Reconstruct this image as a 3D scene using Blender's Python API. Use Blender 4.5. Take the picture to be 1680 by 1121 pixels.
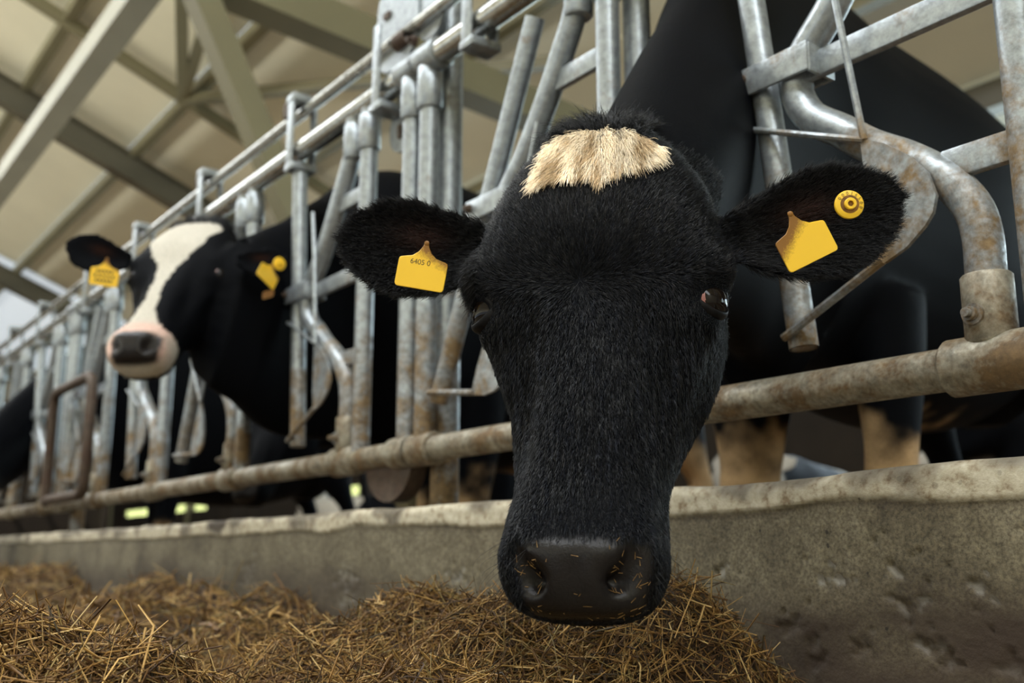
import bpy, bmesh, math, random
import numpy as np
from mathutils import Vector, Matrix

random.seed(7)
RNG = np.random.default_rng(7)
SC = bpy.context.scene
for o in list(bpy.data.objects):
    bpy.data.objects.remove(o)
COL = SC.collection

# ------------------------------------------------------------------ camera
PITCH = math.radians(11.8)
AZ = math.radians(36.7)          # the feed fence runs along +y, the cows stand on its +x side
cam_data = bpy.data.cameras.new('camera')
cam = bpy.data.objects.new('camera', cam_data)
COL.objects.link(cam)
cam.location = (0, 0, 0)
cam.rotation_euler = (math.pi / 2 + PITCH, 0, -AZ)
cam_data.lens = 36.0
cam_data.sensor_width = 36.0
cam_data.clip_start = 0.01
cam_data.clip_end = 300
cam_data.dof.use_dof = True
cam_data.dof.focus_distance = 1.02
cam_data.dof.aperture_fstop = 4.4
cam_data.dof.aperture_blades = 0
SC.camera = cam

# ------------------------------------------------------------------ world, lights, exposure
world = bpy.data.worlds.new('overcast_sky')
SC.world = world
world.use_nodes = True
wn = world.node_tree.nodes
bg = wn['Background']
bg.inputs['Color'].default_value = (0.78, 0.9, 1.0, 1)
bg.inputs['Strength'].default_value = 1.6
SC.view_settings.view_transform = 'Standard'
SC.view_settings.look = 'None'
SC.view_settings.gamma = 1.0
SC.view_settings.use_curve_mapping = False
SC.view_settings.exposure = 0.0


def area(name, loc, rot, sx, sy, power, color):
    d = bpy.data.lights.new(name, 'AREA')
    d.shape = 'RECTANGLE'
    d.size, d.size_y = sx, sy
    d.energy = power
    d.color = color
    o = bpy.data.objects.new(name, d)
    COL.objects.link(o)
    o.location = loc
    o.rotation_euler = rot
    return o


# daylight: ridge skylight over the feed alley, open curtain side of the barn; plus an added yard bounce lamp
area('ridge_daylight', (-1.2, 5.0, 5.25), (0, 0, 0), 1.6, 24, 1350, (0.93, 0.97, 1.0))
area('side_daylight', (7.3, 8.0, 1.75), (0, math.radians(108), 0), 1.2, 26, 700, (0.68, 0.86, 1.0))
area('yard_bounce_lamp', (-12.2, 4.0, -0.2), (math.pi, 0, 0), 4.5, 26, 8500, (1.0, 0.985, 0.9))  # added lamp standing in for yard bounce, brightens the roof underside

sd = bpy.data.lights.new('sun', 'SUN')
sd.energy = 6.0
sd.angle = math.radians(1)
sd.color = (1.0, 0.95, 0.85)
so = bpy.data.objects.new('sun', sd)
COL.objects.link(so)
so.rotation_euler = Vector((0.5, 0.2, -0.85)).to_track_quat('-Z', 'Y').to_euler()

# ------------------------------------------------------------------ helpers


def lin(r, g, b):
    f = lambda c: (c / 255 / 12.92) if c / 255 <= 0.04045 else ((c / 255 + 0.055) / 1.055) ** 2.4
    return (f(r), f(g), f(b), 1.0)


def vnoise(p, seed=0):
    """value noise, p (N,3) -> (N,) in -1..1"""
    p = np.asarray(p, float)
    i = np.floor(p).astype(np.int64)
    f = p - i
    f = f * f * (3 - 2 * f)

    def h(ix, iy, iz):
        n = (ix * 374761393 + iy * 668265263 + iz * 2147483647 + seed * 1274126177) & 0xffffffff
        n = ((n ^ (n >> 13)) * 1274126177) & 0xffffffff
        n = (n ^ (n >> 16)) & 0xffffffff
        return n / 0xffffffff * 2 - 1
    r = 0
    for dx in (0, 1):
        wx = f[:, 0] if dx else 1 - f[:, 0]
        for dy in (0, 1):
            wy = f[:, 1] if dy else 1 - f[:, 1]
            for dz in (0, 1):
                wz = f[:, 2] if dz else 1 - f[:, 2]
                r = r + wx * wy * wz * h(i[:, 0] + dx, i[:, 1] + dy, i[:, 2] + dz)
    return r


def fbm(p, oct=4, seed=0):
    p = np.asarray(p, float)
    a, s, r = 0.5, 1.0, 0
    for k in range(oct):
        r = r + a * vnoise(p * s + k * 17.3, seed + k)
        a *= 0.5
        s *= 2.03
    return r


def sstep(a, b, x):
    t = np.clip((x - a) / (b - a), 0, 1)
    return t * t * (3 - 2 * t)


def link(o, parent=None):
    COL.objects.link(o)
    if parent is not None:
        o.parent = parent
    return o


def new_mesh(name, verts, faces, mat, smooth=True):
    me = bpy.data.meshes.new(name)
    me.from_pydata([tuple(map(float, v)) for v in verts], [], [tuple(map(int, f)) for f in faces])
    if mat is not None:
        me.materials.append(mat)
    if smooth:
        me.polygons.foreach_set('use_smooth', [True] * len(me.polygons))
    me.update()
    return me


def np_mesh(name, verts, quads, mat, smooth=True):
    """fast mesh from numpy arrays, quads (M,k)"""
    me = bpy.data.meshes.new(name)
    verts = np.asarray(verts, np.float32)
    quads = np.asarray(quads, np.int32)
    k = quads.shape[1]
    me.vertices.add(len(verts))
    me.vertices.foreach_set('co', verts.ravel())
    me.loops.add(quads.size)
    me.loops.foreach_set('vertex_index', quads.ravel())
    me.polygons.add(len(quads))
    me.polygons.foreach_set('loop_start', np.arange(0, quads.size, k, dtype=np.int32))
    me.polygons.foreach_set('loop_total', np.full(len(quads), k, np.int32))
    me.polygons.foreach_set('use_smooth', np.full(len(quads), smooth))
    if mat is not None:
        me.materials.append(mat)
    me.update(calc_edges=True)
    me.validate()
    return me


def obj(name, me, parent=None, loc=None):
    o = bpy.data.objects.new(name, me)
    link(o, parent)
    if loc is not None:
        o.location = loc
    return o


def empty(name, loc=(0, 0, 0)):
    o = bpy.data.objects.new(name, None)
    o.empty_display_size = 0.1
    link(o)
    o.location = loc
    return o


def tag(o, label, cat, group=None, kind=None):
    o['label'] = label
    if cat:
        o['category'] = cat
    if group:
        o['group'] = group
    if kind:
        o['kind'] = kind
    return o


def struct(o, label, cat='structure'):
    o['kind'] = 'structure'
    o['label'] = label
    o['category'] = cat
    return o


class MB:
    """collects shapes into one mesh"""

    def __init__(self):
        self.v, self.f = [], []

    def add(self, vs, fs):
        b = len(self.v)
        self.v += [tuple(map(float, p)) for p in vs]
        self.f += [tuple(i + b for i in f) for f in fs]
        return self

    def tube(self, path, r, n=14, caps=True, hollow=False):
        path = [Vector(p) for p in path]
        m = len(path)
        rs = r if hasattr(r, '__len__') else [r] * m
        t0 = (path[1] - path[0]).normalized()
        ref = Vector((1, 0, 0)) if abs(t0.x) < 0.9 else Vector((0, 0, 1))
        u = (ref - t0 * ref.dot(t0)).normalized()
        vs, fs = [], []
        for i, p in enumerate(path):
            if i == 0:
                t = t0
            elif i == m - 1:
                t = (path[i] - path[i - 1]).normalized()
            else:
                t = ((path[i + 1] - p).normalized() + (p - path[i - 1]).normalized()).normalized()
            u = (u - t * u.dot(t)).normalized()
            w = t.cross(u)
            for k in range(n):
                a = 2 * math.pi * k / n
                vs.append(p + (u * math.cos(a) + w * math.sin(a)) * rs[i])
        for i in range(m - 1):
            for k in range(n):
                k2 = (k + 1) % n
                fs.append((i * n + k, i * n + k2, (i + 1) * n + k2, (i + 1) * n + k))
        if caps:
            fs.append(tuple(range(n - 1, -1, -1)))
            fs.append(tuple((m - 1) * n + k for k in range(n)))
        return self.add(vs, fs)

    def box(self, c, s, rot=None, bev=0.0):
        hx, hy, hz = s[0] / 2, s[1] / 2, s[2] / 2
        c = Vector(c)
        R = rot if rot is not None else Matrix.Identity(3)
        if bev <= 0:
            vs = [c + R @ Vector((x * hx, y * hy, z * hz)) for x in (-1, 1) for y in (-1, 1) for z in (-1, 1)]
            fs = [(0, 1, 3, 2), (4, 6, 7, 5), (0, 4, 5, 1), (2, 3, 7, 6), (0, 2, 6, 4), (1, 5, 7, 3)]
            return self.add(vs, fs)
        bm = bmesh.new()
        bmesh.ops.create_cube(bm, size=1)
        for v in bm.verts:
            v.co = Vector((v.co.x * s[0], v.co.y * s[1], v.co.z * s[2]))
        bmesh.ops.bevel(bm, geom=bm.edges[:], offset=bev, segments=2, affect='EDGES', profile=0.5)
        bm.verts.index_update()
        vs = [c + R @ v.co for v in bm.verts]
        fs = [tuple(v.index for v in f.verts) for f in bm.faces]
        bm.free()
        return self.add(vs, fs)

    def extrude_poly(self, pts, axis_o, ax_u, ax_v, ax_n, th):
        o, U, V, N = Vector(axis_o), Vector(ax_u), Vector(ax_v), Vector(ax_n)
        n = len(pts)
        vs = [o + U * p[0] + V * p[1] + N * (th / 2) for p in pts] + [o + U * p[0] + V * p[1] - N * (th / 2) for p in pts]
        fs = [tuple(range(n)), tuple(range(2 * n - 1, n - 1, -1))]
        for k in range(n):
            k2 = (k + 1) % n
            fs.append((k, k + n, k2 + n, k2))
        return self.add(vs, fs)

    def lathe(self, prof, origin, axis, n=20):
        """prof: (radius, height along axis)"""
        o, t = Vector(origin), Vector(axis).normalized()
        ref = Vector((0, 0, 1)) if abs(t.z) < 0.9 else Vector((1, 0, 0))
        u = (ref - t * ref.dot(t)).normalized()
        w = t.cross(u)
        vs, fs = [], []
        for r, h in prof:
            for k in range(n):
                a = 2 * math.pi * k / n
                vs.append(o + t * h + (u * math.cos(a) + w * math.sin(a)) * r)
        for i in range(len(prof) - 1):
            for k in range(n):
                k2 = (k + 1) % n
                fs.append((i * n + k, i * n + k2, (i + 1) * n + k2, (i + 1) * n + k))
        fs.append(tuple(range(n - 1, -1, -1)))
        fs.append(tuple((len(prof) - 1) * n + k for k in range(n)))
        return self.add(vs, fs)

    def mesh(self, name, mat, smooth_angle=40):
        me = new_mesh(name, self.v, self.f, mat, True)
        bm = bmesh.new()
        bm.from_mesh(me)
        bmesh.ops.recalc_face_normals(bm, faces=bm.faces[:])
        ca = math.radians(smooth_angle)
        for e in bm.edges:
            if len(e.link_faces) == 2 and e.calc_face_angle(0) > ca:
                e.smooth = False
        bm.to_mesh(me)
        bm.free()
        return me

    def build(self, name, mat, parent=None, loc=None):
        return obj(name, self.mesh(name, mat), parent, loc)


def spline(pts, n):
    """catmull-rom through pts -> n points"""
    P = np.asarray(pts, float)
    m = len(P)
    out = []
    for t in np.linspace(0, m - 1, n):
        i = min(int(t), m - 2)
        f = t - i
        p0, p1, p2, p3 = P[max(i - 1, 0)], P[i], P[i + 1], P[min(i + 2, m - 1)]
        out.append(0.5 * ((2 * p1) + (-p0 + p2) * f + (2 * p0 - 5 * p1 + 4 * p2 - p3) * f * f + (-p0 + 3 * p1 - 3 * p2 + p3) * f ** 3))
    return np.array(out)


# ------------------------------------------------------------------ materials
MATS = {}


def nmat(name):
    m = bpy.data.materials.new(name)
    m.use_nodes = True
    nt = m.node_tree
    b = nt.nodes['Principled BSDF']
    MATS[name] = m
    return m, nt, b


def N(nt, t, **kw):
    n = nt.nodes.new(t)
    for k, v in kw.items():
        if k in n.inputs:
            n.inputs[k].default_value = v
        else:
            setattr(n, k, v)
    return n


def ramp(nt, fac, stops):
    r = nt.nodes.new('ShaderNodeValToRGB')
    el = r.color_ramp.elements
    while len(el) < len(stops):
        el.new(0.5)
    for e, (p, c) in zip(el, stops):
        e.position = p
        e.color = c if len(c) == 4 else (*c, 1)
    nt.links.new(fac, r.inputs[0])
    return r


def noise(nt, vec, scale, detail=5, rough=0.55, dist=0.0):
    n = nt.nodes.new('ShaderNodeTexNoise')
    n.inputs['Scale'].default_value = scale
    n.inputs['Detail'].default_value = detail
    n.inputs['Roughness'].default_value = rough
    n.inputs['Distortion'].default_value = dist
    nt.links.new(vec, n.inputs['Vector'])
    return n


def mixc(nt, fac, a, b):
    m = nt.nodes.new('ShaderNodeMix')
    m.data_type = 'RGBA'
    if isinstance(fac, (int, float)):
        m.inputs[0].default_value = fac
    else:
        nt.links.new(fac, m.inputs[0])
    for s, x in ((6, a), (7, b)):
        if isinstance(x, tuple):
            m.inputs[s].default_value = x
        else:
            nt.links.new(x, m.inputs[s])
    return m.outputs[2]


def math_n(nt, op, a, b=None):
    m = nt.nodes.new('ShaderNodeMath')
    m.operation = op
    for s, x in ((0, a), (1, b)):
        if x is None:
            continue
        if isinstance(x, (int, float)):
            m.inputs[s].default_value = x
        else:
            nt.links.new(x, m.inputs[s])
    return m.outputs[0]


def bump(nt, b, h, strength=0.3, dist=0.01):
    n = nt.nodes.new('ShaderNodeBump')
    n.inputs['Strength'].default_value = strength
    n.inputs['Distance'].default_value = dist
    nt.links.new(h, n.inputs['Height'])
    nt.links.new(n.outputs[0], b.inputs['Normal'])


def wpos(nt):
    return nt.nodes.new('ShaderNodeNewGeometry').outputs['Position']


def steel(name, base, dirt_col, dirt_lo, dirt_hi, z_dirty, rough=0.42, metal=0.55):
    """galvanised pipe: zinc spangle, grime and rust that thicken towards the kicked and splashed lower pipes"""
    m, nt, b = nmat(name)
    p = wpos(nt)
    n1 = noise(nt, p, 60, 5, 0.7)
    n2 = noise(nt, p, 14, 6, 0.65, 0.4)
    n3 = noise(nt, p, 160, 3, 0.5)
    zinc = ramp(nt, n1.outputs[0], [(0.3, tuple(c * 0.62 for c in base[:3])), (0.5, base[:3]), (0.7, tuple(min(1, c * 1.3) for c in base[:3]))])
    sep = N(nt, 'ShaderNodeSeparateXYZ')
    nt.links.new(p, sep.inputs[0])
    mr = N(nt, 'ShaderNodeMapRange')
    mr.inputs[1].default_value = z_dirty + 0.25
    mr.inputs[2].default_value = z_dirty - 0.25
    mr.inputs[3].default_value = dirt_lo
    mr.inputs[4].default_value = dirt_hi
    nt.links.new(sep.outputs[2], mr.inputs[0])
    d = math_n(nt, 'ADD', n2.outputs[0], mr.outputs[0])
    d = math_n(nt, 'ADD', d, math_n(nt, 'MULTIPLY', math_n(nt, 'SUBTRACT', n3.outputs[0], 0.5), 0.25))
    dr = ramp(nt, d, [(0.5, (0, 0, 0)), (0.72, (1, 1, 1))])
    rust = ramp(nt, math_n(nt, 'ADD', math_n(nt, 'MULTIPLY', n1.outputs[0], 0.6), math_n(nt, 'MULTIPLY', n2.outputs[0], 0.4)), [(0.36, tuple(c * 0.3 for c in dirt_col[:3])), (0.5, dirt_col[:3]), (0.64, tuple(c * 1.6 for c in dirt_col[:3]))])
    c = mixc(nt, dr.outputs[0], zinc.outputs[0], rust.outputs[0])
    nt.links.new(c, b.inputs['Base Color'])
    met = math_n(nt, 'MULTIPLY', math_n(nt, 'SUBTRACT', 1.0, dr.outputs[0]), metal)
    nt.links.new(met, b.inputs['Metallic'])
    rr = N(nt, 'ShaderNodeMapRange')
    rr.inputs[3].default_value = rough
    rr.inputs[4].default_value = 0.75
    nt.links.new(dr.outputs[0], rr.inputs[0])
    nt.links.new(rr.outputs[0], b.inputs['Roughness'])
    bump(nt, b, n3.outputs[0], 0.25, 0.002)
    return m


GALV = steel('galvanised_pipe', lin(150, 156, 160), lin(104, 85, 58), -0.10, 0.23, 0.45, 0.36, 0.55)
RAILM = steel('grimy_rail_steel', lin(150, 144, 128), lin(90, 71, 46), 0.08, 0.16, 0.25, 0.42, 0.4)
RUST = steel('rusty_steel', lin(74, 60, 48), lin(58, 40, 28), 0.05, 0.1, 0.4, 0.6, 0.2)
TOPM = steel('top_rail_steel', lin(176, 176, 172), lin(90, 70, 46), -0.10, -0.05, 0.6, 0.2, 0.9)


def plain(name, col, rough=0.6, metal=0.0, var=0.12, scale=8, spec=0.5):
    m, nt, b = nmat(name)
    n = noise(nt, wpos(nt), scale, 5, 0.6)
    r = ramp(nt, n.outputs[0], [(0.3, tuple(c * (1 - var) for c in col[:3])), (0.7, tuple(min(1, c * (1 + var)) for c in col[:3]))])
    nt.links.new(r.outputs[0], b.inputs['Base Color'])
    b.inputs['Roughness'].default_value = rough
    b.inputs['Metallic'].default_value = metal
    b.inputs['Specular IOR Level'].default_value = spec
    return m


CEIL = plain('cream_roof_panel', lin(224, 219, 196), 0.55, 0, 0.06, 1.2)
BEAM = plain('olive_painted_steel', lin(116, 110, 84), 0.5, 0, 0.1, 2.0)
BEAMD = plain('dark_painted_steel', lin(84, 79, 64), 0.5, 0, 0.1, 2.0)
BEAML = plain('pale_painted_steel', lin(148, 144, 126), 0.5, 0, 0.08, 2.0)
YELLOW = plain('yellow_tag_plastic', lin(236, 190, 40), 0.42, 0, 0.08, 60)
def tag_mat(sx, amt):
    m, nt, b = nmat('yellow_ear_tag')
    tc = nt.nodes.new('ShaderNodeTexCoord')
    sep = N(nt, 'ShaderNodeSeparateXYZ')
    nt.links.new(tc.outputs['Object'], sep.inputs[0])
    n = noise(nt, tc.outputs['Object'], 320, 5, 0.7)
    n2 = noise(nt, tc.outputs['Object'], 900, 3, 0.7)
    h = math_n(nt, 'ADD', math_n(nt, 'MULTIPLY', sep.outputs[1], 30.0), amt)
    h = math_n(nt, 'ADD', h, math_n(nt, 'MULTIPLY', sep.outputs[0], sx))
    f = math_n(nt, 'ADD', h, math_n(nt, 'ADD', math_n(nt, 'MULTIPLY', n.outputs[0], 0.5), math_n(nt, 'MULTIPLY', n2.outputs[0], 0.35)))
    r = ramp(nt, f, [(0.42, (0, 0, 0)), (0.78, (1, 1, 1))])
    c = mixc(nt, r.outputs[0], lin(238, 192, 44), lin(128, 84, 16))
    nt.links.new(c, b.inputs['Base Color'])
    b.inputs['Roughness'].default_value = 0.42
    return m


TAGM = tag_mat(14.0, 0.62)
TAGM2 = tag_mat(-22.0, 0.78)
YDIRT = plain('soiled_tag_plastic', lin(120, 80, 20), 0.7, 0, 0.5, 160)
PRINT = plain('black_tag_print', lin(70, 54, 22), 0.6, 0, 0.0)
BOARD = plain('brown_wall_board', lin(38, 31, 24), 0.85, 0, 0.2, 3, 0.2)
GRASS = plain('sunlit_grass', lin(168, 174, 104), 0.9, 0, 0.4, 1.5)
LITTER = plain('brown_bedding', lin(112, 88, 62), 0.95, 0, 0.35, 12)
ALLEY = plain('alley_concrete', lin(120, 110, 95), 0.85, 0, 0.2, 5)

# skylight panel: its sky glow is put in as emission
m, nt, b = nmat('emissive_skylight')
b.inputs['Base Color'].default_value = lin(225, 232, 235)
b.inputs['Emission Color'].default_value = (0.8, 0.9, 1.0, 1)
b.inputs['Emission Strength'].default_value = 0.55
SKYL = m


def concrete():
    m, nt, b = nmat('worn_concrete')
    p = wpos(nt)
    n1 = noise(nt, p, 6, 8, 0.65, 0.3)
    n2 = noise(nt, p, 70, 4, 0.6)
    n3 = noise(nt, p, 240, 3, 0.6)
    base = ramp(nt, n1.outputs[0], [(0.28, lin(62, 54, 40)), (0.5, lin(100, 92, 73)), (0.72, lin(124, 116, 97))])
    fine = ramp(nt, n2.outputs[0], [(0.3, (0.62, 0.6, 0.56)), (0.55, (1, 1, 1)), (0.8, (1.25, 1.22, 1.18))])
    mm = nt.nodes.new('ShaderNodeMix')
    mm.data_type = 'RGBA'
    mm.blend_type = 'MULTIPLY'
    mm.inputs[0].default_value = 1
    nt.links.new(base.outputs[0], mm.inputs[6])
    grit = ramp(nt, n3.outputs[0], [(0.36, (0.6, 0.58, 0.55)), (0.5, (1, 1, 1)), (0.66, (1.35, 1.33, 1.3))])
    gm = nt.nodes.new('ShaderNodeMix')
    gm.data_type = 'RGBA'
    gm.blend_type = 'MULTIPLY'
    gm.inputs[0].default_value = 1
    nt.links.new(fine.outputs[0], gm.inputs[6])
    nt.links.new(grit.outputs[0], gm.inputs[7])
    nt.links.new(gm.outputs[2], mm.inputs[7])
    vo = nt.nodes.new('ShaderNodeTexVoronoi')
    vo.inputs['Scale'].default_value = 66
    vd = nt.nodes.new('ShaderNodeVectorMath')
    vd.operation = 'MULTIPLY_ADD'
    nt.links.new(n2.outputs['Color'], vd.inputs[0])
    vd.inputs[1].default_value = (0.006, 0.006, 0.006)
    nt.links.new(p, vd.inputs[2])
    nt.links.new(vd.outputs[0], vo.inputs['Vector'])
    sc_ = N(nt, 'ShaderNodeSeparateColor')
    nt.links.new(vo.outputs['Color'], sc_.inputs[0])
    rad_ = math_n(nt, 'MULTIPLY', math_n(nt, 'POWER', sc_.outputs[0], 2.0), 0.23)
    pin = ramp(nt, math_n(nt, 'SUBTRACT', vo.outputs['Distance'], rad_), [(0.0, (1, 1, 1)), (0.045, (0, 0, 0))])
    at = N(nt, 'ShaderNodeAttribute', attribute_name='wear_shade')
    sp = N(nt, 'ShaderNodeSeparateColor')
    nt.links.new(at.outputs['Color'], sp.inputs[0])
    capc = ramp(nt, n2.outputs[0], [(0.3, lin(126, 108, 84)), (0.46, lin(172, 162, 140)), (0.75, lin(198, 191, 172))])
    # R cap mask, G pale exposed aggregate, B damp brown stain plus painted shade under the cap edge
    c = mixc(nt, sp.outputs[0], mm.outputs[2], capc.outputs[0])
    c = mixc(nt, sp.outputs[1], c, lin(148, 144, 136))
    c = mixc(nt, sp.outputs[2], c, lin(48, 35, 23))
    c = mixc(nt, math_n(nt, 'MULTIPLY', pin.outputs[0], math_n(nt, 'SUBTRACT', 0.85, math_n(nt, 'MULTIPLY', sp.outputs[0], 0.6))), c, lin(24, 19, 14))
    nt.links.new(c, b.inputs['Base Color'])
    b.inputs['Roughness'].default_value = 0.82
    h = math_n(nt, 'ADD', n1.outputs[0], math_n(nt, 'MULTIPLY', n2.outputs[0], 0.5))
    bump(nt, b, h, 0.5, 0.006)
    return m


CONC = concrete()


def coat():
    """short cow coat: colour from the 'coat' vertex colour, alpha of it = bare wet skin"""
    m, nt, b = nmat('cow_coat')
    at = N(nt, 'ShaderNodeAttribute', attribute_name='coat')
    tc = nt.nodes.new('ShaderNodeTexCoord')
    n = noise(nt, tc.outputs['Object'], 260, 4, 0.7)
    n2 = noise(nt, tc.outputs['Object'], 9, 4, 0.6)
    r = ramp(nt, n.outputs[0], [(0.3, (0.7, 0.7, 0.7)), (0.7, (1.3, 1.3, 1.3))])
    mm = nt.nodes.new('ShaderNodeMix')
    mm.data_type = 'RGBA'
    mm.blend_type = 'MULTIPLY'
    mm.inputs[0].default_value = 1
    nt.links.new(at.outputs['Color'], mm.inputs[6])
    nt.links.new(r.outputs[0], mm.inputs[7])
    nt.links.new(mm.outputs[2], b.inputs['Base Color'])
    wet = at.outputs['Alpha']
    mr = N(nt, 'ShaderNodeMapRange')
    mr.inputs[3].default_value = 0.6
    mr.inputs[4].default_value = 0.3
    nt.links.new(wet, mr.inputs[0])
    nt.links.new(mr.outputs[0], b.inputs['Roughness'])
    sm = N(nt, 'ShaderNodeMapRange')
    sm.inputs[3].default_value = 0.03
    sm.inputs[4].default_value = 0.24
    nt.links.new(wet, sm.inputs[0])
    nt.links.new(sm.outputs[0], b.inputs['Specular IOR Level'])
    bump(nt, b, n.outputs[0], 0.35, 0.002)
    return m


COAT = coat()


def hair_mat():
    m, nt, b = nmat('coat_hair')
    at = N(nt, 'ShaderNodeAttribute', attribute_name='haircol')
    nt.links.new(at.outputs['Color'], b.inputs['Base Color'])
    b.inputs['Roughness'].default_value = 0.28
    sh = math_n(nt, 'ADD', math_n(nt, 'MULTIPLY', at.outputs['Alpha'], 0.8), 0.08)
    nt.links.new(sh, b.inputs['Specular IOR Level'])
    return m


HAIR = hair_mat()

m, nt, b = nmat('dark_wet_eye')
b.inputs['Base Color'].default_value = (0.006, 0.004, 0.003, 1)
b.inputs['Roughness'].default_value = 0.04
b.inputs['Specular IOR Level'].default_value = 0.16
EYEM = m
EYEP = plain('pink_eye_corner', lin(118, 70, 62), 0.4, 0, 0.1, 80)
LIDM = plain('black_eyelid_skin', lin(13, 12, 13), 0.5, 0, 0.3, 200, 0.12)


def straw_mat():
    m, nt, b = nmat('dry_hay')
    at = N(nt, 'ShaderNodeAttribute', attribute_name='strawcol')
    nt.links.new(at.outputs['Color'], b.inputs['Base Color'])
    b.inputs['Roughness'].default_value = 0.6
    b.inputs['Specular IOR Level'].default_value = 0.35
    return m


STRAW = straw_mat()
HAYBASE = plain('hay_mat', lin(48, 33, 16), 0.95, 0, 0.5, 45)


# ------------------------------------------------------------------ the barn shell
FLOOR_A, FLOOR_S = -0.30, -0.22
ROOF0, SLOPE = 5.05, 0.40
RIDGE_X = -1.2


def roof_z(x):
    return ROOF0 - SLOPE * x if x >= RIDGE_X else ROOF0 - SLOPE * (2 * RIDGE_X - x)


fl = MB().box((-4.2, 10, FLOOR_A - 0.05), (10.4, 36, 0.1)).build('floor', ALLEY)
struct(fl, 'concrete feed alley floor under the hay', 'floor')
fs_ = MB().box((4.2, 10, FLOOR_S - 0.05), (6.2, 36, 0.1)).build('floor_stall', LITTER)
struct(fs_, 'brown bedded stall floor behind the curb wall', 'floor')

# grass bank outside the open barn side
gy = MB().extrude_poly([(7.5, -1.2), (7.5, -0.5), (11, -0.4), (17, 4.5), (40, 6.0), (40, -1.2)], (0, 12, 0), (1, 0, 0), (0, 0, 1), (0, 1, 0), 80)
gr = gy.build('floor_outside', GRASS)
struct(gr, 'sunlit grass bank outside the open barn side', 'ground')

ceiling = empty('ceiling', (0, 0, ROOF0))
struct(ceiling, 'sloping cream panelled barn roof with steel purlins and rafters', 'ceiling')


def cpart(mb, name, mat):
    me = mb.mesh(name, mat)
    me.transform(Matrix.Translation((0, 0, -ROOF0)))
    return obj(name, me, ceiling)


PURL = [-0.39, 0.65, 1.69, 2.73, 3.77, 4.81, 5.75, 6.89]
FRAMES = [-6.2, -0.8, 4.6, 10.0, 15.4, 20.8, 26.2]
ang = math.atan(SLOPE)


def slope_box(x0, x1, y0, y1, th, mat, name, off=0.0, gap=0.012):
    xm, ym = (x0 + x1) / 2, (y0 + y1) / 2
    sgn = 1 if xm > RIDGE_X else -1
    zc = (roof_z(x0) + roof_z(x1)) / 2 + off
    R = Matrix.Rotation(sgn * ang, 3, 'Y')
    L = abs(x1 - x0) / math.cos(ang)
    mb = MB().box((xm, ym, zc), (L - gap, abs(y1 - y0) - gap, th), R)
    return cpart(mb, name, mat)


for i in range(len(PURL) - 1):
    for j in range(len(FRAMES) - 1):
        sky = FRAMES[j] > 15 and FRAMES[j] < 16 and 1 <= i <= 5
        slope_box(PURL[i], PURL[i + 1], FRAMES[j], FRAMES[j + 1], 0.04, SKYL if sky else CEIL, 'skylight_panel' if sky else 'roof_panel', 0.1)
for j in range(len(FRAMES) - 1):
    for a, c in ((-2.2, -5.2), (-5.2, -9.3)):
        slope_box(a, c, FRAMES[j], FRAMES[j + 1], 0.04, CEIL, 'roof_panel', 0.1)
for j in range(len(FRAMES) - 1):
    slope_box(RIDGE_X + .001, PURL[0], FRAMES[j], FRAMES[j + 1], 0.03, SKYL, 'ridge_skylight_panel', 0.12)  # skylight glazing added over the open ridge to keep direct sun out
    slope_box(-2.2, RIDGE_X - .001, FRAMES[j], FRAMES[j + 1], 0.03, SKYL, 'ridge_skylight_panel', 0.12)
for x in PURL:
    big = abs(x - 5.75) < 0.01
    s = 0.17 if big else 0.1
    cpart(MB().box((x, 10, roof_z(x) + 0.03 - s / 2), (0.09 if not big else 0.14, 34, s)), 'purlin', BEAMD if big else BEAM)
for y in FRAMES:
    x0, x1 = -0.6, 7.2
    R = Matrix.Rotation(ang, 3, 'Y')
    xm = (x0 + x1) / 2
    L = (x1 - x0) / math.cos(ang)
    mb = MB()
    mb.box((xm, y, roof_z(xm) - 0.06), (L, 0.16, 0.02), R)
    mb.box((xm, y, roof_z(xm) - 0.19), (L, 0.03, 0.26), R)
    mb.box((xm, y, roof_z(xm) - 0.32), (L, 0.16, 0.02), R)
    if 3 < y < 6:
        continue
    cpart(mb, 'rafter', BEAMD)
# lighter secondary rafter with wind bracing in the roof plane
R = Matrix.Rotation(ang, 3, 'Y')
cpart(MB().box((3.0, 8.4, roof_z(3.0) - 0.06), (8.4, 0.09, 0.09), R), 'secondary_rafter', BEAM)


def bar(a, b_, w, name, mat):
    a, b_ = Vector(a), Vector(b_)
    d = b_ - a
    t = d.normalized()
    ref = Vector((0, 0, 1)) if abs(t.z) < 0.9 else Vector((0, 1, 0))
    u = t.cross(ref).normalized()
    v = u.cross(t)
    R = Matrix((t, u, v)).transposed()
    return cpart(MB().box((a + b_) / 2, (d.length, w, w), R), name, mat)


NODE = (2.64, 8.3, 3.85)
bar(NODE, (1.95, 6.4, 4.1), 0.09, 'wind_brace', BEAM)
bar(NODE, (4.1, 5.0, 3.3), 0.08, 'wind_brace', BEAM)
bar((2.35, 6.9, 4.0), NODE, 0.08, 'wind_brace', BEAM)
# pale longitudinal tube and the tie beam with its leaning prop
bar((1.60, 4.6, 3.40), (1.60, 15.4, 3.40), 0.17, 'longitudinal_tube', BEAML)
bar((-0.4, 4.6, 3.0), (7.0, 4.6, 2.36), 0.20, 'tie_beam', BEAM)
bar((1.45, 4.6, 2.82), (3.05, 4.6, FLOOR_S), 0.13, 'leaning_prop', BEAM)
bar((0.2, 4.6, 2.95), (1.5, 4.6, 4.4), 0.1, 'wind_brace', BEAM)

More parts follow.
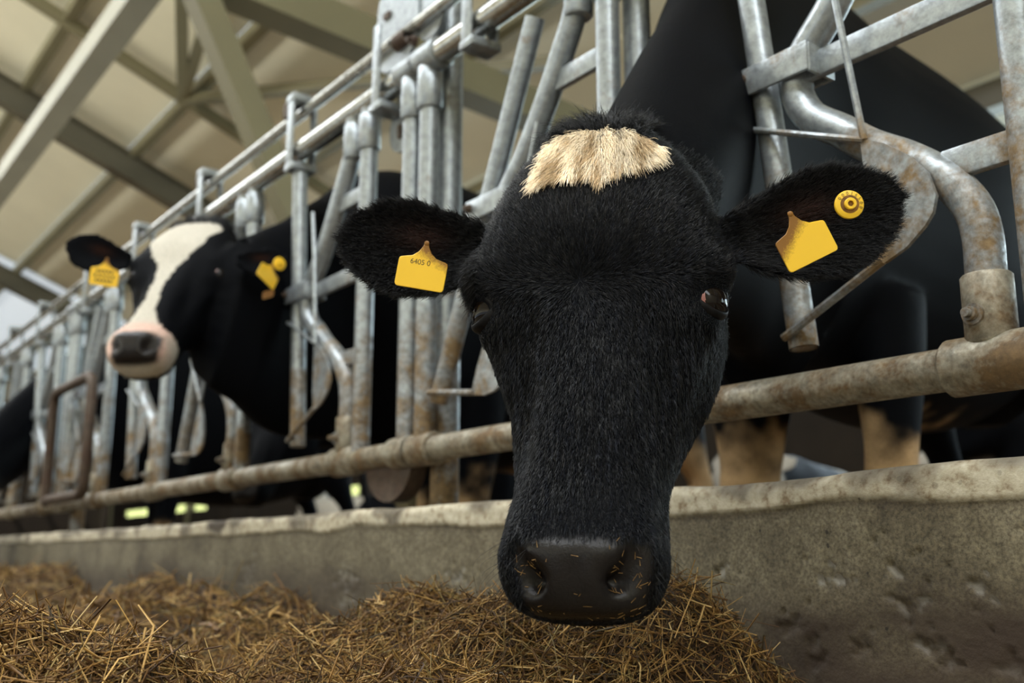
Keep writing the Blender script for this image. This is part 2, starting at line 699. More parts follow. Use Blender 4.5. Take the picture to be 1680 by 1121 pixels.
# open barn side: boarded dwarf wall with a few gaps, posts, eave
wr = empty('wall_right', (7.35, 10, FLOOR_S))
struct(wr, 'low boarded side wall of the barn open to daylight above', 'wall')
GAPS = [(6.1, 6.32, 0.85), (9.7, 10.45, 0.85), (13.6, 14.15, 0.85), (19.8, 25.2, 0.85), (17.6, 18.5, 0.85), (15.0, 15.2, 0.85)]
edges = [-6.5]
for a, c, _ in sorted(GAPS):
    edges += [a, c]
edges.append(27)
for k in range(len(edges) - 1):
    a, c = edges[k], edges[k + 1]
    h = 1.35
    if k % 2 == 1:
        h = [g for g in GAPS if g[0] == a][0][2]
    me = MB().box((0, (a + c) / 2 - 10, (h + 0.25) / 2), (0.08, c - a, h + 0.25), bev=0.006).mesh('wall_board', BOARD)
    obj('wall_board', me, wr)
    if k % 2 == 1:
        me = MB().box((0, (a + c) / 2 - 10, 1.42), (0.08, c - a, 0.35), bev=0.006).mesh('wall_board', BOARD)
        obj('wall_board', me, wr)
for y in FRAMES:
    obj('wall_post', MB().box((0, y - 10, 1.25), (0.16, 0.16, 2.5), bev=0.01).mesh('wall_post', BEAM), wr)

wf = MB().box((-1, 27.2, 2.0), (17, 0.1, 7)).build('wall_far', BOARD)
struct(wf, 'dark gable wall at the far end of the barn', 'wall')
wl = MB().box((-9.4, 10, 0.03), (0.12, 36, 0.66)).build('wall_left', BOARD)  # unseen wall, height shaped so the yard lamp reaches roof but not cows
struct(wl, 'low boarded wall across the feed alley', 'wall')

wn_ = MB().box((-1, -7.0, 2.0), (17, 0.1, 7)).build('wall_near_blocker', CEIL)  # added end wall, keeps sky light from behind off the cow's face
struct(wn_, 'unseen cream gable wall added behind the viewpoint to block light', 'wall')
yd = MB().box((-14.5, 10, -0.35), (10, 44, 0.1)).build('floor_yard', ALLEY)
struct(yd, 'pale concrete yard outside across the feed alley', 'ground')

# ------------------------------------------------------------------ concrete curb wall
CX = 1.0
CTOP = 0.083


def build_curb():
    ys = np.concatenate([np.arange(-0.6, 0.35, 0.03), np.arange(0.35, 1.75, 0.004), np.arange(1.75, 3.2, 0.012), np.arange(3.2, 12, 0.04)])
    front = np.linspace(FLOOR_A, CTOP - 0.014, 96)
    prof = [(0.0, z) for z in front]
    for a in np.linspace(0, math.pi / 2, 6)[1:]:
        prof.append((0.014 - 0.014 * math.cos(a), CTOP - 0.014 + 0.014 * math.sin(a)))
    prof += [(0.05, CTOP), (0.10, CTOP), (0.15, CTOP), (0.15, -0.3)]
    prof = np.array(prof)
    ny, npf = len(ys), len(prof)
    Y = np.repeat(ys[:, None], npf, 1)
    X = np.repeat(prof[None, :, 0], ny, 0) + CX
    Z = np.repeat(prof[None, :, 1], ny, 0).copy()
    P = np.stack([X, Y, Z], -1).reshape(-1, 3)
    is_front = np.repeat((np.arange(npf) < 102)[None], ny, 0).ravel()
    n1 = fbm(P * [3, 3, 3], 4, 3)
    wav = 0.036 + 0.012 * fbm(np.stack([Y.ravel() * 0, Y.ravel() * 7, Y.ravel() * 0], -1), 4, 11)
    cap = sstep(-0.002, 0.004, Z.ravel() - (CTOP - wav))
    cap *= 1 - sstep(0.0, 0.25, 0.13 - np.hypot((Y.ravel() - 2.62) / 1.0, (Z.ravel() - 0.06) * 2.5)) * 6 * 0
    dx = -0.003 * cap + 0.0022 * n1
    # top edge unevenness
    top = (Z.ravel() > CTOP - 0.03)
    dz = np.where(top, 0.006 * fbm(np.stack([Y.ravel() * 9, X.ravel() * 9, Y.ravel() * 0], -1), 3, 5), 0)
    chips = [(0.555, -0.045, 0.010, 0.9), (0.645, -0.066, 0.012, 1), (0.735, -0.035, 0.012, 1), (0.615, -0.105, 0.013, 1), (0.70, -0.105, 0.010, .8),
             (0.80, -0.085, 0.012, .7), (1.02, -0.045, 0.015, .8), (0.66, -0.03, 0.008, .8), (0.9, -0.02, 0.008, .6), (1.5, -0.05, 0.02, .5), (1.9, -0.06, 0.03, .5),
             (2.4, -0.05, 0.03, .4), (0.53, -0.115, 0.012, .7), (0.77, -0.12, 0.012, .6)]
    G = np.zeros(len(P))
    wob = fbm(P * [110, 110, 110], 3, 9)
    for (cy, cz, r, a) in chips:
        d = np.hypot((P[:, 1] - cy) * 0.8, P[:, 2] - cz) / r + wob * 2.4
        k = np.where(is_front, 1 - sstep(0.6, 1.0, d), 0)
        dx += 0.004 * k * a
        G = np.maximum(G, k * a * sstep(-0.25, 0.15, vnoise(P * 110, 4)))
    rp = np.random.default_rng(3)
    for _ in range(90):
        cy, cz, r = rp.uniform(0.42, 1.6), rp.uniform(-0.16, 0.04), rp.uniform(0.0015, 0.0036)
        sel = np.where((np.abs(P[:, 1] - cy) < 0.03) & (np.abs(P[:, 2] - cz) < 0.03) & is_front)[0]
        d = np.hypot(P[sel, 1] - cy, P[sel, 2] - cz) / r
        dx[sel] += 0.004 * (1 - sstep(0.4, 1.4, d))
    zz = P[:, 2]
    B = 1.25 * sstep(-0.01, -0.085, zz + 0.07 * n1) * (0.75 + 0.3 * sstep(0.9, 0.5, P[:, 1])) * (0.75 + 0.5 * fbm(P * [9, 9, 20], 4, 21))
    B = np.maximum(B, 0.35 * (1 - sstep(0.0, 0.007, np.abs(zz - (CTOP - wav) + 0.005))) * is_front)  # shade below the cap's lip, put into the colour as a dark line
    rustcap = cap * sstep(0.0, 0.5, fbm(P * [14, 14, 14], 4, 31) + 0.45 * sstep(0.055, 0.09, zz))
    B = np.maximum(B, rustcap * 0.75)
    # soiled break in the cap further along
    B = np.maximum(B, 0.95 * (1 - sstep(0.5, 1.0, np.hypot((P[:, 1] - 2.62) / 0.10, (zz - 0.075) / 0.035) + 0.4 * wob)))
    B = np.where(is_front, B, np.maximum(B, 0.6))
    P[:, 0] += np.where(is_front, dx, 0)
    P[:, 2] += dz + np.where(Z.ravel() > -.25, .005 + .006 * sstep(1.1, .5, P[:, 1]), 0)
    idx = np.arange(ny * npf).reshape(ny, npf)
    q = np.stack([idx[:-1, :-1], idx[:-1, 1:], idx[1:, 1:], idx[1:, :-1]], -1).reshape(-1, 4)
    me = np_mesh('wall_curb', P, q, CONC)
    ca = me.color_attributes.new('wear_shade', 'FLOAT_COLOR', 'POINT')
    ca.data.foreach_set('color', np.stack([cap, G, np.clip(B, 0, 1), np.ones(len(P))], -1).astype(np.float32).ravel())
    o = obj('wall_curb', me)
    struct(o, 'low worn concrete feed curb wall with a pale chipped cap', 'wall')
    return o


build_curb()

# ------------------------------------------------------------------ feed fence (self-locking headlock panels)
FX = 1.10
Z_RAIL, Z_TOP, Z_LOCK = 0.21, 1.07, 1.18
X1 = (1, 0, 0)
BENT = [(0.075, 1.05), (0.078, 1.00), (0.09, 0.95), (0.125, 0.89), (0.175, 0.81), (0.235, 0.728), (0.289, 0.672), (0.302, 0.626), (0.282, 0.582), (0.237, 0.546),
        (0.194, 0.510), (0.145, 0.477), (0.101, 0.439), (0.072, 0.398), (0.062, 0.359), (0.062, 0.31), (0.062, 0.235)]
T0 = math.radians(6.1)
PIV_U, PIV_Z = 0.358, 0.66


def to_arm(y, z):
    dy, dz = y - (0.515 + PIV_U), z - PIV_Z
    return (dy * math.cos(T0) - dz * math.sin(T0), dy * math.sin(T0) + dz * math.cos(T0))


FM = {}


def fence_meshes():
    mb = MB()
    mb.tube([(0, 0, Z_RAIL + 0.015), (0, 0, Z_TOP - 0.02)], 0.021)
    FM['post'] = mb.mesh('post', GALV)
    mb = MB().lathe([(0.024, 0), (0.027, 0.004), (0.027, 0.086), (0.024, 0.09)], (0, 0, Z_TOP - 0.125), (0, 0, 1), 18)
    FM['post_sleeve'] = mb.mesh('post_sleeve', GALV)
    path = spline([(0, u, z) for u, z in BENT], 70)
    FM['stanchion_pipe'] = MB().tube(path, 0.0225, 16).mesh('stanchion_pipe', GALV)
    mb = MB().lathe([(0.026, 0), (0.0285, 0.003), (0.0285, 0.078), (0.026, 0.081)], (0, 0.062, Z_RAIL + 0.02), (0, 0, 1), 20)
    FM['socket_sleeve'] = mb.mesh('socket_sleeve', RAILM)
    mb = MB().lathe([(0.029, -0.055), (0.0335, -0.05), (0.0335, 0.05), (0.029, 0.055)], (0, 0.062, Z_RAIL), (0, 1, 0), 24)
    FM['tee_fitting'] = mb.mesh('tee_fitting', RAILM)
    mb = MB().lathe([(0.0125, 0), (0.0125, 0.006), (0.008, 0.0061), (0.008, 0.013), (0.005, 0.0131), (0.005, 0.021)], (-0.026, 0.066, Z_RAIL + 0.052), (-1, 0, 0), 12)
    FM['bolt'] = mb.mesh('bolt', GALV)
    for nm, u0, u1, z in (('cross_bar_a', 0.015, 0.30, 0.652), ('cross_bar_b', 0.015, 0.10, 0.452), ('cross_bar_c', 0.015, 0.155, 0.845)):
        FM[nm] = MB().box((0, (u0 + u1) / 2, z), (0.014, u1 - u0, 0.037), bev=0.0025).mesh('cross_bar', GALV)
    # pivot bracket: two cheeks around stanchion knee and arm
    mb = MB()
    for s in (-1, 1):
        mb.box((s * 0.0275, 0.325, 0.657), (0.006, 0.128, 0.042), bev=0.002)
    mb.box((0, 0.262, 0.655), (0.055, 0.006, 0.042), bev=0.002)
    FM['pivot_bracket'] = mb.mesh('pivot_bracket', GALV)
    mb = MB().lathe([(0.0095, 0), (0.0095, 0.004), (0.0065, 0.0041), (0.0065, 0.010), (0.004, 0.0101), (0.004, 0.014)], (-0.0305, 0.374, 0.661), (-1, 0, 0), 12)
    FM['pivot_bolt'] = mb.mesh('pivot_bolt', RUST)
    # latch strap holding the thin lock bar over the top rail
    mb = MB()
    for s in (-1, 1):
        mb.box((s * 0.033, 0.385, 1.115), (0.007, 0.034, 0.20), bev=0.002)
    mb.box((0, 0.385, 1.215), (0.078, 0.05, 0.022), bev=0.004)
    mb.box((0, 0.385, 1.018), (0.074, 0.05, 0.02), bev=0.004)
    FM['latch_strap'] = mb.mesh('latch_strap', GALV)
    mb = MB().box((0, 0.44, 1.205), (0.05, 0.05, 0.05), bev=0.008)
    FM['latch_block'] = mb.mesh('latch_block', RUST)
    # swinging arm, local origin at the pivot
    L0, L1 = -0.395, 0.375
    mb = MB().tube([(0, 0, L0), (0, 0, L1)], 0.0195, 16, caps=False)
    mb.tube([(0, 0, L0), (0, 0, L0 + 0.02)], 0.0165, 16, caps=True)
    mb.tube([(0, 0, L1), (0, 0, L1 - 0.02)], 0.0165, 16, caps=True)
    FM['locking_arm'] = mb.mesh('locking_arm', GALV)
    pl = [to_arm(y, z) for y, z in [(0.705, 0.512), (0.672, 0.494), (0.640, 0.468), (0.619, 0.440), (0.611, 0.41), (0.617, 0.39), (0.629, 0.376), (0.654, 0.357), (0.684, 0.345), (0.692, 0.351), (0.699, 0.392)]]
    FM['paddle_plate'] = MB().extrude_poly(pl, (-0.028, 0, 0), (0, 1, 0), (0, 0, 1), (1, 0, 0), 0.006).mesh('paddle_plate', GALV)
    a = to_arm(0.884, 0.588)
    c = to_arm(0.70, 0.508)
    d = to_arm(0.73, 0.735)
    e = to_arm(0.686, 0.349)
    f = to_arm(0.846, 0.281)
    FM['rod_a'] = MB().tube([(-0.022, a[0], a[1]), (-0.03, c[0], c[1])], 0.0045, 8).mesh('rod', GALV)
    FM['rod_b'] = MB().tube([(-0.03, c[0], c[1]), (-0.03, d[0] - 0.0, d[1]), (-0.028, d[0] + 0.015, d[1] + 0.12)], 0.0048, 8).mesh('rod', GALV)
    FM['rod_c'] = MB().tube([(-0.03, e[0], e[1]), (-0.022, f[0], f[1])], 0.0058, 8).mesh('rod', GALV)


fence_meshes()


def bay(root, y0, tilt, arm=True):
    base = Vector((0, y0 - root.location.y, -root.location.z))
    for nm, pn in (('post', 'post'), ('post_sleeve', 'post_sleeve'), ('stanchion_pipe', 'stanchion_pipe'), ('socket_sleeve', 'socket_sleeve'), ('tee_fitting', 'tee_fitting'),
                   ('cross_bar_a', 'cross_bar'), ('cross_bar_b', 'cross_bar'), ('cross_bar_c', 'cross_bar'), ('pivot_bracket', 'pivot_bracket'), ('latch_strap', 'latch_strap')):
        o = obj(pn, FM[nm], root, base)
        if nm == 'socket_sleeve':
            obj('bolt', FM['bolt'], o)
        if nm == 'pivot_bracket':
            obj('pivot_bolt', FM['pivot_bolt'], o)
        if nm == 'latch_strap':
            obj('latch_block', FM['latch_block'], o)
    # second sleeve on the bent pipe head
    o = obj('post_sleeve', FM['post_sleeve'], root, base + Vector((0, 0.076, 0)))
    if arm:
        a = obj('locking_arm', FM['locking_arm'], root, base + Vector((0, PIV_U, PIV_Z)))
        a.rotation_euler = (-math.radians(tilt), 0, 0)
        for nm, pn in (('paddle_plate', 'paddle_plate'), ('rod_a', 'rod'), ('rod_b', 'rod'), ('rod_c', 'rod')):
            obj(pn, FM[nm], a)


def panel(label, ya, yb, bays, end_a, end_b):
    root = empty('headlock_panel', (FX, (ya + yb) / 2, Z_RAIL))
    tag(root, label, 'cattle fence', 'headlock panels of the feed fence')
    oy, oz = (ya + yb) / 2, Z_RAIL
    h = (yb - ya) / 2
    MB().tube([(0, -h, 0), (0, h, 0)], 0.0255, 20).build('bottom_rail', RAILM, root)
    MB().tube([(0, -h, Z_TOP - oz), (0, h, Z_TOP - oz)], 0.0275, 20).build('top_rail', TOPM, root)
    lb = MB().tube([(0, -h - 0.02, Z_LOCK - oz), (0, h + 0.12, Z_LOCK - oz)], 0.0155, 14, caps=False)
    lb.tube([(0, -h - 0.02, Z_LOCK - oz), (0, -h + 0.02, Z_LOCK - oz)], 0.013, 12)
    lb.build('lock_bar', TOPM, root)
    for ye in ((ya if end_a else None), (yb if end_b else None)):
        if ye is None:
            continue
        e = MB().tube([(0, ye - oy, 0.0), (0, ye - oy, Z_TOP - oz)], 0.022).build('end_post', GALV, root)
        MB().lathe([(0.026, 0), (0.029, 0.004), (0.029, 0.096), (0.026, 0.1)], (0, ye - oy, Z_TOP - oz - 0.12), (0, 0, 1), 18).build('post_sleeve', GALV, e)
        MB().lathe([(0.03, -0.045), (0.0335, -0.042), (0.0335, 0.042), (0.03, 0.045)], (0, ye - oy, 0), (0, 1, 0), 24).build('rail_collar', RAILM, root)
        MB().lathe([(0.0325, -0.045), (0.0355, -0.042), (0.0355, 0.042), (0.0325, 0.045)], (0, ye - oy, Z_TOP - oz), (0, 1, 0), 24).build('rail_collar', GALV, root)
    for y0, t in bays:
        bay(root, y0, t)
    return root


panel('nearest headlock fence panel that the closest cow puts her head through', -0.35, 1.775, [(-0.17, 8), (0.515, 6.1), (1.20, -24.5)], True, True)
panel('middle headlock fence panel around the white-blazed cow', 1.845, 4.66, [(2.045, 4.5), (2.73, -20), (3.415, 5), (4.10, -22)], True, True)
panel('farthest headlock fence panel running off at the left edge', 4.73, 7.6, [(4.945, 6), (5.63, -18), (6.315, 5), (7.0, -20)], True, True)

# joint hardware between the first two panels
jr = empty('panel_joint_bracket', (FX + 0.06, 1.82, 0.0))
tag(jr, 'galvanised support post with slotted joint plates between nearest and middle fence panels', 'fence post')
obj('support_post', MB().tube([(0, -0.03, FLOOR_S), (0, -0.03, 1.30)], 0.030, 18).mesh('support_post', GALV), jr)


def rounded(w, h, r, n=6):
    pts = []
    for cx, cy, a0 in ((w - r, h - r, 0), (-w + r, h - r, 90), (-w + r, -h + r, 180), (w - r, -h + r, 270)):
        for k in range(n + 1):
            a = math.radians(a0 + 90 * k / n)
            pts.append((cx + r * math.cos(a), cy + r * math.sin(a)))
    return pts


pu = MB().extrude_poly(rounded(0.095, 0.12, 0.07), (-0.055, 0.11, 1.235), (0, 1, 0), (0, 0, 1), (1, 0, 0), 0.008).build('joint_plate', GALV, jr)
MB().extrude_poly(rounded(0.016, 0.009, 0.008), (-0.061, 0.155, 1.265), (0, 1, 0), (0, 0, 1), (1, 0, 0), 0.005).build('slot', RUST, pu)
MB().extrude_poly(rounded(0.05, 0.09, 0.045), (-0.05, -0.03, 1.22), (0, 1, 0), (0, 0, 1), (1, 0, 0), 0.008).build('joint_plate', GALV, jr)
pd = MB().extrude_poly(rounded(0.075, 0.06, 0.055), (-0.03, 0.10, 0.975), (0, 1, 0), (0, 0, 1), (1, 0, 0), 0.008).build('joint_plate', GALV, jr)
MB().extrude_poly(rounded(0.008, 0.018, 0.007), (-0.036, 0.125, 0.965), (0, 1, 0), (0, 0, 1), (1, 0, 0), 0.005).build('slot', RUST, pd)
pb = MB().extrude_poly([(0.10 * math.cos(a), 0.095 * math.sin(a)) for a in np.linspace(math.pi, 2 * math.pi, 14)], (-0.04, 0.10, 0.205), (0, 1, 0), (0, 0, 1), (1, 0, 0), 0.04).build('rail_cradle', RUST, jr)
cl = MB()
for s in (-1, 1):
    cl.box((-0.06 + s * 0.036, 0.135, 1.12), (0.007, 0.03, 0.2), bev=0.002)
cl.box((-0.06, 0.135, 1.015), (0.08, 0.06, 0.018), bev=0.003)
cl.build('clamp_strap', GALV, jr)
MB().lathe([(0.021, 0), (0.021, 0.05), (0.017, 0.051), (0.017, 0.01)], (-0.06, 0.10, 1.168), (0, -1, 0), 16).build('pipe_end', RUST, jr)
for zz in (1.01, 1.14):
    MB().lathe([(0.012, 0), (0.012, 0.012), (0.006, 0.0121), (0.006, 0.025)], (-0.06, 0.02, zz), (-1, 0, 0), 8).build('bolt', RUST, jr)

# plain galvanised upright behind the first panel
up = MB().tube([(0, 0, 0), (0, 0, 1.9)], 0.024, 16).build('support_post', GALV, None, (FX + 0.065, 1.195, FLOOR_S))
tag(up, 'plain galvanised upright pipe behind the raised poll of the closest cow', 'fence post')
jr2 = MB().tube([(0, 0, 0), (0, 0, 1.45)], 0.030, 16).build('support_post', GALV, None, (FX + 0.07, 4.695, FLOOR_S))
tag(jr2, 'galvanised support post between middle and farthest fence panels', 'fence post')

# rusty pipe loop hung on the fence near its far end
lp = MB()
pts = [(0, 0.30, -0.225), (0, 0.30, 0.18), (0, 0.28, 0.215), (0, 0.24, 0.228), (0, -0.24, 0.228), (0, -0.28, 0.215), (0, -0.30, 0.18), (0, -0.30, -0.18), (0, -0.28, -0.215), (0, -0.24, -0.228), (0, 0.24, -0.228), (0, 0.28, -0.235), (0, 0.30, -0.225)]
lp.tube(pts, 0.021, 12)
lo = lp.build('pipe_loop', RUST, None, (FX - 0.075, 4.36, 0.452))
tag(lo, 'rusty brown rectangular pipe loop hung on the far fence', 'pipe frame')

# ------------------------------------------------------------------ cows
CF = Vector((math.sin(AZ), math.cos(AZ), 0))       # away from the feed-alley viewpoint, level
CR = Vector((math.cos(AZ), -math.sin(AZ), 0))      # to the right of it
UP = Vector((0, 0, 1))


def at(px, py, dep):
    """a point of the barn given as image position and distance"""
    x, yv = px - 840, 560.5 - py
    up = yv * math.cos(PITCH) + 1680 * math.sin(PITCH)
    fw = 1680 * math.cos(PITCH) - yv * math.sin(PITCH)
    return (CF * fw + CR * x + UP * up) * (dep / 1680)


# half profiles of the head (w, f) from the face midline round to the throat, by distance s from the poll
HEAD_KEYS = [
    (-0.012, [(0, -.060), (.018, -.061), (.030, -.068), (.036, -.080), (.034, -.095), (.026, -.107), (.014, -.113), (0, -.115)]),
    (0.004, [(0, -.034), (.028, -.036), (.050, -.048), (.062, -.075), (.058, -.105), (.044, -.125), (.024, -.136), (0, -.140)]),
    (0.04, [(0, -.012), (.036, -.014), (.070, -.028), (.090, -.062), (.090, -.105), (.072, -.145), (.04, -.168), (0, -.174)]),
    (0.09, [(0, .000), (.042, -.002), (.082, -.014), (.108, -.050), (.110, -.105), (.094, -.160), (.052, -.200), (0, -.208)]),
    (0.14, [(0, .005), (.045, .002), (.088, -.009), (.115, -.040), (.113, -.105), (.100, -.175), (.058, -.222), (0, -.230)]),
    (0.185, [(0, .003), (.045, .000), (.088, -.013), (.115, -.047), (.111, -.105), (.102, -.178), (.062, -.232), (0, -.242)]),
    (0.235, [(0, .000), (.040, -.003), (.076, -.017), (.100, -.055), (.104, -.105), (.098, -.172), (.060, -.226), (0, -.236)]),
    (0.29, [(0, -.001), (.034, -.004), (.062, -.018), (.083, -.052), (.091, -.100), (.088, -.155), (.052, -.196), (0, -.204)]),
    (0.34, [(0, -.001), (.032, -.004), (.056, -.018), (.074, -.048), (.079, -.088), (.073, -.126), (.044, -.158), (0, -.164)]),
    (0.39, [(0, .000), (.034, -.004), (.056, -.017), (.070, -.045), (.071, -.080), (.061, -.109), (.036, -.130), (0, -.134)]),
    (0.425, [(0, .004), (.038, .001), (.061, -.013), (.0745, -.042), (.073, -.076), (.060, -.106), (.034, -.122), (0, -.126)]),
    (0.455, [(0, .013), (.043, .011), (.070, -.006), (.083, -.038), (.079, -.075), (.061, -.106), (.034, -.120), (0, -.124)]),
    (0.485, [(0, .013), (.043, .010), (.070, -.006), (.083, -.038), (.077, -.072), (.059, -.101), (.033, -.114), (0, -.117)]),
    (0.510, [(0, .004), (.038, .000), (.061, -.012), (.071, -.038), (.066, -.066), (.050, -.090), (.029, -.101), (0, -.103)]),
    (0.523, [(0, -.014), (.026, -.016), (.044, -.024), (.050, -.040), (.046, -.058), (.036, -.073), (.021, -.081), (0, -.083)]),
    (0.527, [(0, -.034), (.008, -.034), (.015, -.036), (.018, -.042), (.017, -.05), (.012, -.056), (.006, -.06), (0, -.061)]),
]
EYE_L = (0.1085, -0.047, 0.189)


def loft(rings):
    """rings: list of (n,3) arrays -> verts, faces of a closed tube"""
    n = len(rings[0])
    vs = np.concatenate(rings + [rings[0].mean(0)[None], rings[-1].mean(0)[None]])
    m = len(rings)
    idx = np.arange(m * n).reshape(m, n)
    nx = np.roll(idx, -1, 1)
    fs = [tuple(f) for f in np.stack([idx[:-1], nx[:-1], nx[1:], idx[1:]], -1).reshape(-1, 4)]
    c0, c1 = m * n, m * n + 1
    fs += [(int(nx[0, k]), int(idx[0, k]), c0) for k in range(n)]
    fs += [(int(idx[-1, k]), int(nx[-1, k]), c1) for k in range(n)]
    return vs, fs


def gauss(p, c, s):
    s = np.asarray(s, float) if hasattr(s, '__len__') else np.array([s, s, s])
    return np.exp(-0.5 * (((p - np.asarray(c)) / s) ** 2).sum(-1))


def warp_s(s):
    s = np.asarray(s, float)
    return np.where(s < .185, .185 + (s - .185) * 1.17, .185 + (s - .185) * .935)


def unwarp_s(s):
    s = np.asarray(s, float)
    return np.where(s < .185, .185 + (s - .185) / 1.17, .185 + (s - .185) / .935)


def head_local():
    """vertices of the head in (w, f, s) coordinates"""
    keys = np.array([[s] + [c for p in pr for c in p] for s, pr in HEAD_KEYS])
    wk = np.interp(keys[:, 0], [0, .04, .09, .185, .235, .29, .34, .42, .455, .52], [1.05, 1.08, 1.12, 1.13, 1.07, 1.03, 1.06, 1.02, .925, .92])
    keys[:, 1::2] *= wk[:, None]
    keys[:, 0] = warp_s(keys[:, 0])
    dense = spline(keys, 130)
    rings = []
    for row in dense:
        s, pr = row[0], row[1:].reshape(-1, 2)
        h = spline(pr, 40)
        ring = np.concatenate([h, (h[1:-1] * [-1, 1])[::-1]])
        rings.append(np.concatenate([ring, np.full((len(ring), 1), s)], 1))
    vs, fs = loft(rings)
    a = vs * 1.0
    a[:, 2] = unwarp_s(vs[:, 2])
    a[:, 0] = np.abs(a[:, 0]) / np.interp(a[:, 2], [0, .04, .09, .185, .235, .29, .34, .42, .455, .52], [1.05, 1.08, 1.12, 1.13, 1.07, 1.03, 1.06, 1.02, .925, .92])
    mid = np.interp(vs[:, 2], [0, .1, .2, .3, .4, .53], [-.08, -.1, -.12, -.1, -.065, -.05])
    nrm = np.stack([vs[:, 0], vs[:, 1] - mid, np.zeros(len(vs))], -1)
    nrm /= np.linalg.norm(nrm, axis=1)[:, None] + 1e-6
    d = np.zeros(len(vs))
    d += .014 * gauss(a, (.105, -.036, .157), (.020, .022, .016))      # brow
    d -= .006 * gauss(a, (.103, -.047, .187), (.030, .022, .013))                    # socket
    d += .008 * gauss(a, (.10, -.047, .214), (.02, .022, .012))         # lower lid pouch
    d -= .006 * gauss(a, (.108, -.085, .115), (.03, .025, .022))       # temple hollow
    d += .009 * gauss(a, (.082, -.054, .262), (.02, .012, .036))       # facial crest
    d -= .011 * gauss(a, (.064, -.022, .325), (.012, .02, .045))       # groove beside the nose bridge
    d -= .007 * gauss(a, (.064, -.012, .235), (.012, .02, .028))
    d += .004 * gauss(a, (.0, .0, .31), (.024, .02, .06))              # nose bridge
    d -= .004 * gauss(a, (.0, .0, .178), (.018, .02, .02))             # dip at the whorl
    d += .005 * gauss(a, (.045, .0, .125), (.03, .03, .03))            # frontal bosses
    d += .005 * gauss(a, (.068, .0, .470), (.012, .02, .018))          # nostril wing
    d -= .036 * gauss(a, (.046, .006, .496), (.0085, .03, .0075))      # nostril
    d -= .018 * gauss(a, (.058, .0, .478), (.0065, .03, .011))          # slit above it
    d -= .004 * gauss(a, (.0, .0, .500), (.004, .03, .016))            # philtrum
    d += .005 * gauss(a, (.0, .01, .470), (.04, .03, .008))            # upper rim of the nose pad
    d += .004 * gauss(a, (.02, .0, .49), (.02, .03, .014))
    d -= .006 * np.exp(-((a[:, 1] + .080) / .006) ** 2) * sstep(.385, .42, a[:, 2])   # mouth line
    d += .010 * gauss(a, (.09, -.16, .235), (.03, .04, .05))           # jaw muscle
    vs = vs + nrm * d[:, None]
    vs[:, 0] -= .0065 * sstep(.30, .44, a[:, 2])
    return vs, fs


HEADV, HEADF = head_local()


class Head:
    def __init__(self, H0, face, pitch, roll=0.0, scale=1.0):
        """H0: point on the forehead between the eyes, face: level direction the face looks, pitch: muzzle swung forward"""
        n = Vector(face).normalized()
        self.N = (n * math.cos(pitch) + UP * math.sin(pitch)).normalized()
        self.L = (-UP * math.cos(pitch) + n * math.sin(pitch)).normalized()
        self.W = self.N.cross(self.L).normalized()
        if roll:
            R = Matrix.Rotation(roll, 3, self.N)
            self.L, self.W = R @ self.L, R @ self.W
        self.H0, self.k = Vector(H0), scale
        self.A = np.array([self.W, self.N, self.L])

    def to_world(self, p):
        p = np.asarray(p, float) - np.array([0, 0, 0.185])
        return np.array(self.H0) + (p * self.k) @ self.A

    def to_local(self, q):
        return (np.asarray(q) - np.array(self.H0)) @ self.A.T / self.k + np.array([0, 0, 0.185])

    def dirw(self, d):
        return (self.W * d[0] + self.N * d[1] + self.L * d[2]).normalized()


EAR_U = [0, .1, .3, .5, .7, .85, .95, 1.0]
EAR_T = [.15, .186, .243, .295, .28, .215, .14, .02]
EAR_B = [.15, .235, .335, .36, .325, .235, .12, .02]


